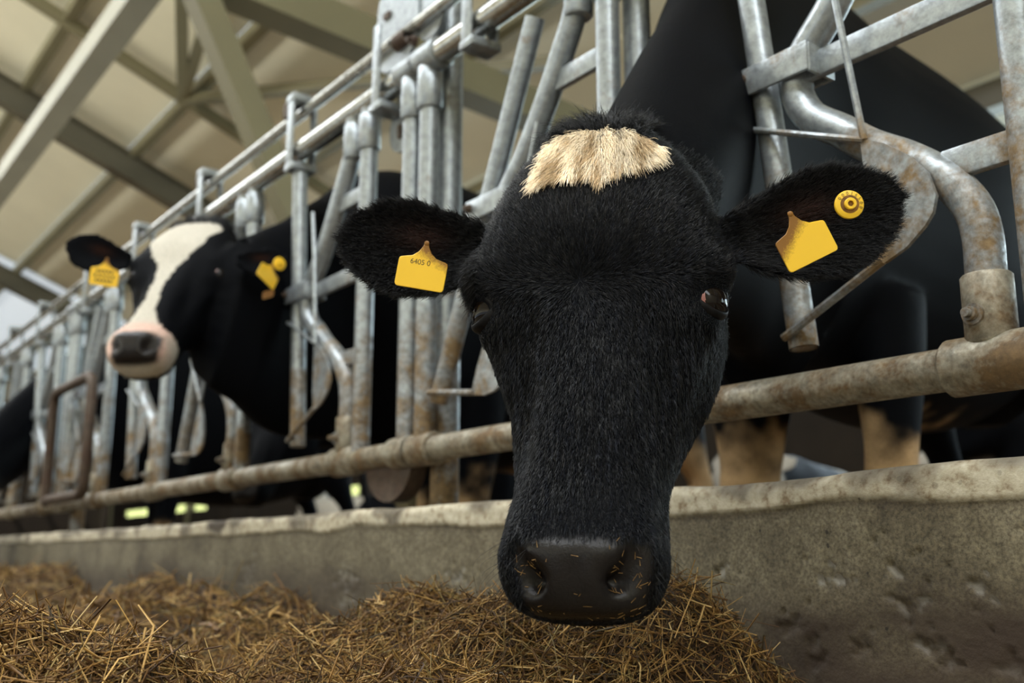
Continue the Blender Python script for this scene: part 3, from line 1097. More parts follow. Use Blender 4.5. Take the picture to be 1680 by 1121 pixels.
def ear_geo(base, tip, upd, cup=0.24, thick=0.010):
    """leaf shaped cupped ear as a closed shell; the hollow looks along the ear normal"""
    base, tip, upd = map(lambda v: np.array(v, float), (base, tip, upd))
    ax = tip - base
    L = np.linalg.norm(ax)
    ax /= L
    V = upd - ax * upd.dot(ax)
    V /= np.linalg.norm(V)
    Nn = np.cross(ax, V)
    Nn /= np.linalg.norm(Nn)
    if Nn.dot(np.array(CF)) > 0:
        Nn = -Nn
    nu, nv = 36, 26
    u = np.linspace(-0.06, 1, nu)
    top = np.interp(u, EAR_U, EAR_T) * L
    bot = np.interp(u, EAR_U, EAR_B) * L
    v = np.linspace(-1, 1, nv)
    off = np.where(v[None] > 0, v[None] * top[:, None], v[None] * bot[:, None])
    prof = np.interp(u, [0, .25, .6, .9, 1], [1.0, 1.0, .75, .3, .05])
    depth = -cup * 0.5 * L * prof[:, None] * (1 - np.abs(v[None]) ** 1.7) * np.interp(u, [-.06, 0, .15], [.5, .7, 1])[:, None]
    fold = 0.02 * L * np.exp(-((v[None] - 0.15) / 0.12) ** 2) * np.interp(u, [0, .3, .8, 1], [0, 1, .8, 0])[:, None]
    mid = base + ax * (u * L)[:, None, None] + V * off[..., None] + Nn * (depth + fold)[..., None]
    th = thick * np.interp(np.abs(v), [0, .8, 1], [1, .7, .35])[None, :, None] * np.interp(u, [0, .8, 1], [1.3, .8, .5])[:, None, None]
    A = mid + Nn * th * 0.5
    B = mid - Nn * th * 0.5
    vs = np.concatenate([A.reshape(-1, 3), B.reshape(-1, 3)])
    ia = np.arange(nu * nv).reshape(nu, nv)
    ib = ia + nu * nv
    fs = []
    for i in range(nu - 1):
        for j in range(nv - 1):
            fs.append((ia[i, j], ia[i, j + 1], ia[i + 1, j + 1], ia[i + 1, j]))
            fs.append((ib[i, j], ib[i + 1, j], ib[i + 1, j + 1], ib[i, j + 1]))
    per = [(i, 0) for i in range(nu)] + [(nu - 1, j) for j in range(1, nv)] + [(i, nv - 1) for i in range(nu - 2, -1, -1)] + [(0, j) for j in range(nv - 2, 0, -1)]
    for k in range(len(per)):
        a, c = per[k], per[(k + 1) % len(per)]
        fs.append((ia[a], ia[c], ib[c], ib[a]))
    return vs, [tuple(int(x) for x in f) for f in fs], (base, ax, V, Nn, L)


def body_loft(keys, n=40, m=70):
    """keys: x, y, z centre, half width, height above, height below"""
    K = spline(np.array(keys, float), m)
    rings = []
    for i, k in enumerate(K):
        a, b_ = K[max(i - 1, 0)], K[min(i + 1, m - 1)]
        t = (b_ - a)[:3]
        t /= np.linalg.norm(t)
        side = np.cross(t, [0, 0, 1.0])
        side /= np.linalg.norm(side)
        upv = np.cross(side, t)
        th = np.linspace(0, 2 * math.pi, n, endpoint=False)
        c, s = np.cos(th), np.sin(th)
        e = 0.92
        w = k[3] * np.sign(c) * np.abs(c) ** e
        taper = np.where(s > 0, 1 - 0.28 * s ** 2, 1 - 0.12 * s ** 2)
        h = np.where(s > 0, k[4], k[5]) * np.sign(s) * np.abs(s) ** e
        rings.append(k[:3] + np.outer(w * taper, side) + np.outer(h, upv))
    return loft(rings)


def limb_loft(keys, n=20, m=40):
    K = spline(np.array(keys, float), m)
    rings = []
    for i, k in enumerate(K):
        th = np.linspace(0, 2 * math.pi, n, endpoint=False)
        rings.append(k[:3] + np.stack([np.cos(th) * k[3], np.sin(th) * k[4], 0 * th], -1))
    return loft(rings)


def remeshed(name, parts, voxel, smooth_it):
    mb_v, mb_f, b = [], [], 0
    for vs, fs in parts:
        mb_v.append(np.asarray(vs))
        mb_f += [tuple(i + b for i in f) for f in fs]
        b += len(vs)
    me = new_mesh(name + '_raw', np.concatenate(mb_v), mb_f, None)
    bm = bmesh.new()
    bm.from_mesh(me)
    bmesh.ops.recalc_face_normals(bm, faces=bm.faces[:])
    bm.to_mesh(me)
    bm.free()
    o = bpy.data.objects.new('tmp', me)
    COL.objects.link(o)
    md = o.modifiers.new('r', 'REMESH')
    md.mode = 'VOXEL'
    md.voxel_size = voxel
    md.use_smooth_shade = True
    sm = o.modifiers.new('s', 'SMOOTH')
    sm.factor = 0.5
    sm.iterations = smooth_it
    dg = bpy.context.evaluated_depsgraph_get()
    dg.update()
    res = bpy.data.meshes.new_from_object(o.evaluated_get(dg))
    bpy.data.objects.remove(o)
    bpy.data.meshes.remove(me)
    res.name = name
    return res


def get_co(me):
    a = np.empty(len(me.vertices) * 3, np.float32)
    me.vertices.foreach_get('co', a)
    return a.reshape(-1, 3).astype(float)


def lap_smooth(me, weight, iters):
    co = get_co(me)
    e = np.empty(len(me.edges) * 2, np.int32)
    me.edges.foreach_get('vertices', e)
    e = e.reshape(-1, 2)
    n = len(co)
    deg = np.bincount(e.ravel(), minlength=n).astype(float)
    for _ in range(iters):
        acc = np.stack([np.bincount(e[:, 0], co[e[:, 1], k], n) + np.bincount(e[:, 1], co[e[:, 0], k], n) for k in range(3)], -1)
        co += (acc / deg[:, None] - co) * (0.6 * weight)[:, None]
    me.vertices.foreach_set('co', co.astype(np.float32).ravel())
    me.update()
    return co


BLACK = np.array([0.0030, 0.0034, 0.0046])
WHITE = np.array(lin(246, 232, 208)[:3])
WHITE2 = np.array(lin(184, 178, 166)[:3])
DIRTY = np.array(lin(176, 146, 108)[:3])
PINK = np.array(lin(205, 150, 135)[:3])
NOSE = np.array(lin(22, 19, 19)[:3])
HOOF = np.array(lin(52, 44, 36)[:3])
EARIN = np.array(lin(46, 26, 18)[:3])


def mixn(a, b, f):
    return a * (1 - f[:, None]) + b * f[:, None]


def paint(me, cols, wet):
    ca = me.color_attributes.new('coat', 'FLOAT_COLOR', 'POINT')
    ca.data.foreach_set('color', np.concatenate([cols, wet[:, None]], 1).astype(np.float32).ravel())


def nose_mask(lp):
    lp = lp * 1.0
    lp[:, 2] = unwarp_s(lp[:, 2])
    a = np.abs(lp[:, 0])
    n = fbm(lp * 90, 3, 8) * 0.006
    top = 0.460 + 0.25 * np.maximum(a - 0.045, 0)
    m = sstep(-.004, .004, lp[:, 2] - top + n) * sstep(.004, -.004, a - 0.062 + n + 0.25 * np.maximum(lp[:, 2] - 0.485, 0)) * sstep(-.045, -.025, lp[:, 1])
    return m


def eye_parts(root, hd, side, pink=True):
    k = hd.k
    c = Vector(hd.to_world([[side * EYE_L[0], EYE_L[1], EYE_L[2]]])[0])
    out = hd.dirw((side * 0.80, 0.60, 0.02))
    upv = (-hd.L + hd.N * 0.15)
    upv = (upv - out * upv.dot(out)).normalized()
    hor = out.cross(upv)
    if hor.dot(hd.N) < 0:
        hor = -hor          # hor points to the inner (nose) corner
    r = 0.0245 * k

    def sph(rr, nu, nv, keep=None, push=None):
        vs, fs = [], []
        for i in range(nv + 1):
            ph = math.pi * i / nv
            for j in range(nu):
                th = 2 * math.pi * j / nu
                vs.append((math.sin(ph) * math.cos(th), math.sin(ph) * math.sin(th), math.cos(ph)))
        for i in range(nv):
            for j in range(nu):
                j2 = (j + 1) % nu
                q = (i * nu + j, i * nu + j2, (i + 1) * nu + j2, (i + 1) * nu + j)
                if keep is None or keep(np.mean([vs[x] for x in q], 0)):
                    fs.append(q)
        return [tuple((hor * v[0] + upv * v[1] + out * v[2]) * rr * (push(v) if push else 1)) for v in vs], fs
    eb = MB()
    eb.add(*sph(r, 32, 20))
    e = eb.build('eye', EYEM, root, c - root.location)
    if pink:
        ok = lambda v: v[0] > 0.70 and v[2] > 0.1 and v[1] < 0.12
        pk = MB()
        pk.add(*sph(r * 1.012, 96, 72, ok))
        pk.build('pink_corner', EYEP, e)

    # lids: thick skin shell with an almond opening
    def op(v):
        if v[2] < 0:
            return False
        a = (v[0] - 0.02) / 0.92
        hi = 0.56 * max(0, 1 - a * a) ** 0.7
        lo = -0.52 * max(0, 1 - a * a) ** 0.7
        return lo < v[1] < hi
    nu, nr = 72, 12
    vs, fs = [], []
    for j in range(nu):
        th = 2 * math.pi * j / nu
        a = math.cos(th)
        b_ = math.sin(th)
        # opening edge point on the sphere
        ex = 0.86 * a
        ey = (0.60 if b_ > 0 else 0.54) * b_ * (1 - 0.25 * abs(a) ** 3)
        for i in range(nr):
            t = i / (nr - 1)
            x = ex + (1.32 * a - ex) * t ** 1.1
            y = ey + ((1.22 if b_ > 0 else 1.05) * b_ - ey) * t ** 1.1
            rr = math.hypot(x, y)
            lidr = 1.05 + 0.13 * math.sin(min(1, t * 1.7) * math.pi) * (1.25 if b_ > 0 else 0.45) - 0.08 * t
            if rr < 0.95:
                z = math.sqrt(1 - rr * rr)
            else:
                z = 0.31 - (rr - 0.95) * 2.2
            vs.append((hor * x + upv * y + out * z) * (r * lidr))
    for j in range(nu):
        j2 = (j + 1) % nu
        for i in range(nr - 1):
            fs.append((j * nr + i, j2 * nr + i, j2 * nr + i + 1, j * nr + i + 1))
    lid = new_mesh('eyelid', vs, fs, LIDM)
    lo = obj('eyelid', lid, e)
    md = lo.modifiers.new('thickness', 'SOLIDIFY')
    md.thickness = 0.0018 * k
    md.offset = -1
    return e


def tag_geo(parent, root, stem, upd, nrm, size, mat):
    """flat flag ear tag hanging from its stem, modelled in its own frame (x right, y up, z out)"""
    nrm = Vector(nrm).normalized()
    upd = Vector(upd)
    v = (upd - nrm * upd.dot(nrm)).normalized()
    u = v.cross(nrm).normalized()
    P = [(-.03, .02), (.03, .02), (.06, -.10), (.13, -.22), (.24, -.31), (.44, -.36), (.485, -.38), (.50, -.42), (.50, -.90), (.48, -.945), (.44, -.96), (-.44, -.96), (-.48, -.945), (-.50, -.90), (-.50, -.42), (-.485, -.38), (-.44, -.36), (-.24, -.31), (-.13, -.22), (-.06, -.10)]
    P = [(x * size, y * size) for x, y in P]
    t = MB().extrude_poly(P, (0, 0, 0), (1, 0, 0), (0, 1, 0), (0, 0, 1), 0.0018).build('ear_tag', mat, parent)
    M = Matrix((u, v, nrm)).transposed().to_4x4()
    M.translation = Vector(stem) - root.location
    t.matrix_local = M
    t.modifiers.new('edge', 'BEVEL').width = 0.0005
    MB().lathe([(.05 * size, 0), (.05 * size, .0012), (.03 * size, .0018), (.01 * size, .0019)], (0, -.03 * size, 0), (0, 0, 1), 14).build('tag_stud', mat, t)
    return t


def print_text(body, parent, o, u, v, n, size, mat):
    cu = bpy.data.curves.new('print', 'FONT')
    cu.body = body
    cu.size = size
    cu.align_x = 'CENTER'
    cu.align_y = 'CENTER'
    cu.extrude = 0.00004
    tmp = bpy.data.objects.new('tmp', cu)
    COL.objects.link(tmp)
    dg = bpy.context.evaluated_depsgraph_get()
    dg.update()
    me = bpy.data.meshes.new_from_object(tmp.evaluated_get(dg))
    bpy.data.objects.remove(tmp)
    M = Matrix((u, v, n)).transposed().to_4x4()
    M.translation = Vector(o)
    me.transform(M)
    me.materials.clear()
    me.materials.append(mat)
    me.name = 'tag_print'
    return obj('tag_print', me, parent)


def make_cow(label, hd, neck, body, legs, ears, voxel, colour, floor_z=FLOOR_S, neck_smooth=40, udder=True, tail=True, eyes=True, group='cows at the feed fence'):
    hx = body[-1]
    root = empty('cow', (float(body[len(body) // 2][0]), float(body[len(body) // 2][1]), floor_z))
    tag(root, label, 'cow', group)
    parts = [(hd.to_world(HEADV), HEADF)]
    parts.append(body_loft(list(neck) + list(body)))
    for lg in legs:
        parts.append(limb_loft(lg))
    ear_info = []
    for e in ears:
        vs, fs, info = ear_geo(*e)
        parts.append((vs, fs))
        ear_info.append(info)
    B = np.array(body, float)
    if udder:
        c = B[-3, :3] + [0, 0, -0.42]
        parts.append(limb_loft([(c[0], c[1], c[2] + .22, .1, .1), (c[0], c[1], c[2] + .1, .17, .16), (c[0], c[1], c[2] - .04, .15, .14), (c[0], c[1], c[2] - .12, .06, .06)]))
    if tail:
        a = B[-1, :3]
        d = B[-1, :2] - B[-2, :2]
        d /= np.linalg.norm(d)
        parts.append(limb_loft([(a[0] + d[0] * (.0 + .02 * i), a[1] + d[1] * (.0 + .02 * i), a[2] + .12 - .09 * i, .032 - .001 * i, .032 - .001 * i) for i in range(10)]))
    me = remeshed('body', parts, voxel, 3)
    co = get_co(me)
    lp = hd.to_local(co)
    # soften where the neck meets the back of the head and where the legs leave the trunk
    dist_head = np.linalg.norm((lp - [0, -.17, .05]) / [1.3, 1.0, 1.15], axis=1)
    w = sstep(0.20, 0.10, dist_head) * sstep(-0.05, -0.10, lp[:, 1])
    far = sstep(0.30, 0.42, np.linalg.norm(lp - [0, -.08, .25], axis=1))
    w = np.maximum(w, far)
    co = lap_smooth(me, w, neck_smooth)
    lp = hd.to_local(co)
    cols, wet = colour(co, lp, ear_info)
    paint(me, cols, wet)
    me.transform(Matrix.Translation(-root.location))
    me.materials.clear()
    me.materials.append(COAT)
    me.polygons.foreach_set('use_smooth', [True] * len(me.polygons))
    bo = obj('body', me, root)
    if eyes:
        for s in (-1, 1):
            eye_parts(root, hd, s, s > 0)
    return root, bo, ear_info, co, lp


def leg_keys(x, y, top, fl, front=True, d=(1, 0)):
    """x,y foot position; d = level direction to the tail"""
    if front:
        return [(x, y, top, .10, .075), (x, y, top - .15, .085, .065), (x - d[0] * .01, y - d[1] * .01, fl + .43, .058, .05), (x - d[0] * .02, y - d[1] * .02, fl + .36, .052, .05), (x, y, fl + .26, .036, .036), (x, y, fl + .15, .035, .035), (x, y, fl + .11, .045, .045), (x - d[0] * .02, y - d[1] * .02, fl + .07, .043, .045), (x - d[0] * .03, y - d[1] * .03, fl + .03, .056, .056), (x - d[0] * .035, y - d[1] * .035, fl, .062, .06)]
    return [(x - d[0] * .08, y - d[1] * .08, top, .20, .10), (x - d[0] * .05, y - d[1] * .05, top - .2, .15, .085), (x + d[0] * .05, y + d[1] * .05, fl + .56, .075, .055), (x + d[0] * .10, y + d[1] * .10, fl + .48, .055, .045), (x + d[0] * .06, y + d[1] * .06, fl + .36, .042, .04), (x + d[0] * .03, y + d[1] * .03, fl + .2, .038, .038), (x + d[0] * .02, y + d[1] * .02, fl + .13, .046, .045), (x, y, fl + .07, .043, .045), (x - d[0] * .02, y - d[1] * .02, fl + .03, .056, .056), (x - d[0] * .03, y - d[1] * .03, fl, .062, .06)]


def hoof_and_socks(co, cols, fl, sock_top, seed, amount=1.0, col=DIRTY, lo=0.0):
    n = fbm(co * 7, 4, seed)
    s = sstep(sock_top + .05, sock_top - .05, co[:, 2] + .16 * n) * amount
    cols = mixn(cols, np.broadcast_to(col, cols.shape), s)
    h = sstep(fl + .065, fl + .05, co[:, 2])
    return mixn(cols, np.broadcast_to(HOOF, cols.shape), h)


# ---- the closest cow
yaw1, pit1 = math.radians(13.5), math.radians(12.5)
face1 = -CF * math.cos(yaw1) - CR * math.sin(yaw1)
HD1 = Head(at(967, 470, 1.02), face1, pit1)

# outline of the forehead patch in (w, s)
PATCH = np.array([(-.046, .004), (-.030, -.014), (0.0, -.016), (.030, -.012), (.048, -.002), (.066, .022), (.066, .036), (.048, .046), (.028, .052), (.016, .058), (.010, .068), (.002, .054), (-.016, .056), (-.032, .056), (-.044, .055), (-.058, .066), (-.062, .062), (-.058, .046), (-.052, .026)])


def in_poly(P, q):
    x, y = q[:, 0], q[:, 1]
    ins = np.zeros(len(q), bool)
    n = len(P)
    j = n - 1
    for i in range(n):
        xi, yi = P[i]
        xj, yj = P[j]
        c = ((yi > y) != (yj > y)) & (x < (xj - xi) * (y - yi) / (yj - yi + 1e-12) + xi)
        ins ^= c
        j = i
    return ins


def ear_col(co, cols, ear_info):
    for base, ax, V, Nn, L in ear_info:
        r = co - base
        u, v, n = r @ ax / L, r @ V / L, r @ Nn / L
        m = np.exp(-((u - .42) / .16) ** 2 - ((v - .06) / .07) ** 2) * sstep(-.4, -.02, n) * (np.abs(n) < .3)
        cols = mixn(cols, np.broadcast_to(EARIN, cols.shape), np.clip(m, 0, 1) * 0.7)
    return cols


def colour1(co, lp, ear_info):
    cols = np.broadcast_to(BLACK, (len(co), 3)).copy()
    q = lp[:, [0, 2]] + np.stack([fbm(lp * 70, 3, 1), fbm(lp * 70, 3, 2)], -1) * 0.006
    m = in_poly(PATCH, q) & (lp[:, 1] > -.10)
    cols[m] = WHITE * 0.8
    body = lp[:, 2] > 0.6
    body |= co[:, 0] > 1.45
    c2 = hoof_and_socks(co, cols, FLOOR_S, 0.26, 40, 1.0)
    c3 = hoof_and_socks(co, cols, FLOOR_S, 0.20, 43, 1.0)
    c2 = np.where((co[:, 0] > 2.45)[:, None], c3, c2)
    cols = np.where((co[:, 0] > 1.4)[:, None], c2, cols)
    # white belly under the far flank
    n = fbm(co * 5, 4, 77)
    bm_ = sstep(.30, .24, co[:, 2] + .12 * n) * sstep(2.3, 2.5, co[:, 0])
    cols = ear_col(co, cols, ear_info)
    nm = nose_mask(lp) * (lp[:, 2] > .4) * (lp[:, 2] < .6) * (np.abs(lp[:, 0]) < .1)
    cols = mixn(cols, np.broadcast_to(NOSE, cols.shape), nm)
    return cols, nm


neck1 = [(0.745, 0.790, 0.335, .055, .06, .07), (0.80, 0.825, 0.40, .082, .085, .11), (0.90, 0.885, 0.485, .092, .115, .19), (1.03, 0.962, 0.590, .098, .150, .29), (1.16, 1.035, 0.690, .105, .185, .42), (1.32, 1.13, 0.80, .14, .250, .54)]
body1 = [(1.50, 1.24, 0.85, .21, .36, .56), (1.68, 1.31, 0.83, .255, .44, .50), (1.90, 1.37, 0.81, .295, .45, .50), (2.20, 1.42, 0.81, .335, .44, .52), (2.50, 1.465, 0.83, .325, .415, .50), (2.76, 1.50, 0.89, .275, .365, .42), (2.95, 1.52, 0.93, .19, .30, .30), (3.05, 1.53, 0.95, .10, .17, .18)]
legs1 = [leg_keys(1.80, 1.16, .52, FLOOR_S), [(x_, y_, z_, r1_ * 1.25, r2_ * 1.45) for x_, y_, z_, r1_, r2_ in leg_keys(1.88, 1.58, .52, FLOOR_S)], leg_keys(2.85, 1.32, .72, FLOOR_S, False), leg_keys(2.80, 1.70, .72, FLOOR_S, False)]
ears1 = [(at(800, 408, 1.125), at(548, 388, 1.135), UP + CR * 0.02, 0.26), (at(1205, 392, 1.075), at(1495, 312, 1.065), UP * 0.97 - CR * 0.0, 0.26)]
cow1, body_o1, ears_i1, co1, lp1 = make_cow('closest black cow facing the camera with a cream forehead patch', HD1, neck1, body1, legs1, ears1, 0.0045, colour1)


# ---- coat hair of the closest cow: short flowing face hair, forelock, cream patch, ear fringes
def sample_mesh(me, n, weight_fn, rng):
    me.calc_loop_triangles()
    T = np.empty(len(me.loop_triangles) * 3, np.int32)
    me.loop_triangles.foreach_get('vertices', T)
    T = T.reshape(-1, 3)
    co = get_co(me)
    nr = np.empty(len(me.vertices) * 3, np.float32)
    me.vertices.foreach_get('normal', nr)
    nr = nr.reshape(-1, 3).astype(float)
    a, b_, c = co[T[:, 0]], co[T[:, 1]], co[T[:, 2]]
    ar = np.linalg.norm(np.cross(b_ - a, c - a), axis=1) * 0.5
    w = ar * weight_fn((a + b_ + c) / 3)
    cw = np.cumsum(w)
    i = np.searchsorted(cw, rng.random(n) * cw[-1])
    i = np.clip(i, 0, len(T) - 1)
    r1, r2 = np.sqrt(rng.random(n)), rng.random(n)
    k = np.stack([1 - r1, r1 * (1 - r2), r1 * r2], -1)
    P = (co[T[i]] * k[..., None]).sum(1)
    Nn = (nr[T[i]] * k[..., None]).sum(1)
    Nn /= np.linalg.norm(Nn, axis=1)[:, None]
    return P, Nn


def hair_object(name, parent, roots, dirs, norms, length, lift, rad, cols, rng, npt=4, curl=0.15, shine=0.2):
    n = len(roots)
    t = np.linspace(0, 1, npt)
    tang = dirs - norms * (dirs * norms).sum(1)[:, None]
    tang /= np.linalg.norm(tang, axis=1)[:, None] + 1e-9
    tang += rng.normal(0, curl, (n, 3))
    pts = roots[:, None] + (tang * length[:, None])[:, None] * t[None, :, None] + (norms * (length * lift)[:, None])[:, None] * np.sin(t * 1.9)[None, :, None]
    hc = bpy.data.hair_curves.new(name)
    hc.add_curves([npt] * n)
    hc.points.foreach_set('position', pts.astype(np.float32).ravel())
    rr = (rad[:, None] * (1 - 0.75 * t)[None]).astype(np.float32)
    hc.points.foreach_set('radius', rr.ravel())
    ca = hc.attributes.new('haircol', 'FLOAT_COLOR', 'CURVE')
    ca.data.foreach_set('color', np.concatenate([cols, np.broadcast_to(np.asarray(shine, float).reshape(-1, 1), (n, 1))], 1).astype(np.float32).ravel())
    hc.materials.append(HAIR)
    o = bpy.data.objects.new(name, hc)
    link(o, parent)
    o['kind'] = 'stuff'
    return o


def flow_dir(hd, lp, rng):
    """direction the hair lies, in head coordinates (w, f, s)"""
    d = np.zeros_like(lp)
    dw, ds = lp[:, 0] + .010, lp[:, 2] - .178
    up = sstep(.03, -.03, ds)
    below = np.stack([lp[:, 0] * 2.2 + .0 * dw, -0.25 * np.ones(len(lp)) * 0, np.ones(len(lp)) * 0.9], -1)
    rad = np.hypot(dw, ds) + 1e-4
    around = np.stack([dw / rad, np.zeros(len(lp)), ds / rad], -1)
    k = np.exp(-(rad / .05) ** 2)
    above = np.stack([dw * 6, -.3 * np.ones(len(lp)), -np.ones(len(lp)) * .7], -1)
    d = below * (1 - up)[:, None] + above * up[:, None]
    d = d * (1 - k)[:, None] + around * k[:, None]
    return d


def cow1_hair():
    rng = np.random.default_rng(5)
    me = body_o1.data
    off = np.array(cow1.location)

    def w_face(c):
        l = HD1.to_local(c + off)
        w = (l[:, 2] > -.03) & (l[:, 2] < .52) & (np.abs(l[:, 0]) < .15) & (l[:, 1] > -.16)
        nm = nose_mask(l)
        return w * (1 - nm) * np.where(l[:, 1] > -.07, 1.0, .35)
    P, Nn = sample_mesh(me, 105000, w_face, rng)
    lp = HD1.to_local(P + off)
    D = flow_dir(HD1, lp, rng) @ HD1.A
    q = lp[:, [0, 2]] + rng.normal(0, .0022, (len(P), 2))
    white = in_poly(PATCH, q) & (lp[:, 1] > -.09)
    n = len(P)
    L = rng.uniform(.0040, .0075, n)
    L *= np.interp(lp[:, 2], [0, .12, .3, .43, .5], [1.5, 1.1, 1.0, .75, .5])
    eye_d = np.linalg.norm(np.stack([np.abs(lp[:, 0]), lp[:, 1], lp[:, 2]], -1) - np.array(EYE_L), axis=1)
    L *= sstep(.024, .044, eye_d) * .9 + .1
    streak = fbm(np.stack([lp[:, 0] * 420, lp[:, 2] * 45, lp[:, 1] * 30], -1), 3, 15)
    tone = np.minimum(rng.lognormal(0, .45, n) * np.exp(streak * 2.6), 10)  # streaky coat glints put in as lighter hair colour
    cols = BLACK[None] * tone[:, None] * np.array([1.0, 1.0, 1.05])
    brown = rng.random(n) < .03
    cols[brown] *= np.array([2.6, 1.9, 1.3])
    st2 = fbm(np.stack([lp[:, 0] * 850, lp[:, 2] * 130, lp[:, 1] * 60], -1), 2, 27)
    gloss = .55 + .7 * fbm(lp * 22, 3, 19) + .35 * np.exp(-(lp[:, 0] / .035) ** 2) * sstep(.16, .22, lp[:, 2])
    shine = np.clip(.06 + .42 * sstep(-.15, .45, st2) * np.clip(gloss, .1, 1.2), 0, .6)
    keep = ~white
    hair_object('coat_hair', cow1, P[keep], D[keep], Nn[keep], L[keep], np.clip(.26 + .35 * streak[keep], .08, .6), np.full(keep.sum(), .00028), cols[keep], rng, curl=.16, shine=shine[keep])

    # cream patch: longer locks fanning down from the poll
    P2, N2 = sample_mesh(me, 14000, lambda c: (lambda l: (in_poly(PATCH, l[:, [0, 2]] * [1, 1] + [0, .004]) & (l[:, 1] > -.1)).astype(float))(HD1.to_local(c + off)), rng)
    l2 = HD1.to_local(P2 + off)
    lock = fbm(np.stack([l2[:, 0] * 130, l2[:, 2] * 26, l2[:, 0] * 0], -1), 2, 12)
    d2 = np.stack([(l2[:, 0] - .012) * 9 + lock * .55, np.zeros(len(P2)), np.full(len(P2), 1.0)], -1) @ HD1.A
    tone = np.clip(1.0 + .8 * lock + rng.normal(0, .16, len(P2)), .22, 1.3)
    c2 = WHITE[None] * tone[:, None] * np.where((lock < -.12)[:, None], np.array([.9, .78, .62]), 1.0)
    L2 = rng.uniform(.010, .022, len(P2)) * np.interp(l2[:, 2], [0, .05, .085], [1.15, 1.0, .6])
    hair_object('forehead_patch_hair', cow1, P2, d2, N2, L2, .30 + .25 * np.clip(lock, -1, 1) + .05, np.full(len(P2), .00034), c2, rng, curl=.13, npt=5)

    # dark forelock standing over the poll
    P3, N3 = sample_mesh(me, 6500, lambda c: (lambda l: ((l[:, 2] < -.010) & (l[:, 2] > -.06) & (np.abs(l[:, 0]) < .055) & (l[:, 1] > -.12)).astype(float))(HD1.to_local(c + off)), rng)
    l3 = HD1.to_local(P3 + off)
    lk = fbm(np.stack([l3[:, 0] * 90, l3[:, 1] * 60, l3[:, 0] * 0], -1), 2, 33)
    d3 = np.stack([l3[:, 0] * 8 + lk * .8 - .1, .3 + .5 * lk, -.5 + .3 * lk], -1) @ HD1.A
    t3 = rng.lognormal(0, .5, len(P3))
    hair_object('forelock_hair', cow1, P3, d3, N3, rng.uniform(.012, .030, len(P3)) * np.interp(np.abs(l3[:, 0]), [0, .07], [1, .6]), np.full(len(P3), .5), np.full(len(P3), .00032), BLACK[None] * t3[:, None] * 1.3, rng, npt=5, curl=.2)

    # loose dark strands falling over the upper edge of the patch
    P6, N6 = sample_mesh(me, 900, lambda c: (lambda l: ((l[:, 2] < -.004) & (l[:, 2] > -.03) & (np.abs(l[:, 0]) < .05) & (l[:, 1] > -.1)).astype(float))(HD1.to_local(c + off)), rng)
    l6 = HD1.to_local(P6 + off)
    lk = fbm(np.stack([l6[:, 0] * 150, l6[:, 1] * 20, l6[:, 0] * 0], -1), 2, 44)
    d6 = np.stack([l6[:, 0] * 6 + lk * .7, np.zeros(len(P6)), np.ones(len(P6))], -1) @ HD1.A
    k6 = lk > .02
    hair_object('forelock_hair', cow1, P6[k6], d6[k6], N6[k6], rng.uniform(.012, .026, k6.sum()), np.full(k6.sum(), .5), np.full(k6.sum(), .00032), np.broadcast_to(BLACK * 1.3, (k6.sum(), 3)), rng, npt=5, curl=.12)

    # ear hair
    Ps, Ns, Ds, Ls, Rs = [], [], [], [], []
    for base, ax, V, Nn_, L_ in ears_i1:
        def w_ear(c):
            r = c + off - base
            u, v, nn = r @ ax / L_, r @ V / L_, r @ Nn_ / L_
            return ((u > .02) & (u < 1.06) & (np.abs(v) < .45) & (np.abs(nn) < .28)).astype(float)
        P4, N4 = sample_mesh(me, 20000, w_ear, rng)
        r = P4 + off - base
        v = r @ V / L_
        u = r @ ax / L_
        d4 = ax[None] * .9 + V[None] * (v * 2.2)[:, None] + Nn_[None] * .25
        Ps.append(P4)
        Ns.append(N4)
        Ds.append(d4)
        nn4 = r @ Nn_ / L_
        Rs.append(np.exp(-((u - .42) / .17) ** 2 - ((v - .05) / .085) ** 2) * (N4 @ Nn_ > .2))
        Ls.append(rng.uniform(.005, .010, len(P4)) * np.interp(np.abs(v), [0, .25, .4], [.9, 1.0, 1.25]) * np.interp(u, [0, .3], [1.7, 1.0]))
    P4, N4, D4, L4 = map(np.concatenate, (Ps, Ns, Ds, Ls))
    t4 = rng.lognormal(0, .45, len(P4))
    hair_object('ear_hair', cow1, P4, D4, N4, L4, np.full(len(P4), .35), np.full(len(P4), .00026), BLACK[None] * t4[:, None] * (np.array([1.15, 1.0, .95]) + np.concatenate(Rs)[:, None] * np.array([9.0, 3.0, 1.4])), rng, npt=4, curl=.2)

    # whiskers and chaff around the muzzle
    P5, N5 = sample_mesh(me, 130, lambda c: (lambda l: ((l[:, 2] > .43) & (l[:, 2] < .54) & (np.abs(l[:, 0]) > .05)).astype(float))(HD1.to_local(c + off)), rng)
    hair_object('whiskers', cow1, P5, N5 + np.array([0, 0, -.8]), N5, rng.uniform(.01, .035, len(P5)), np.full(len(P5), .9), np.full(len(P5), .00016), np.full((len(P5), 3), .015), rng, npt=5, curl=.25)


cow1_hair()


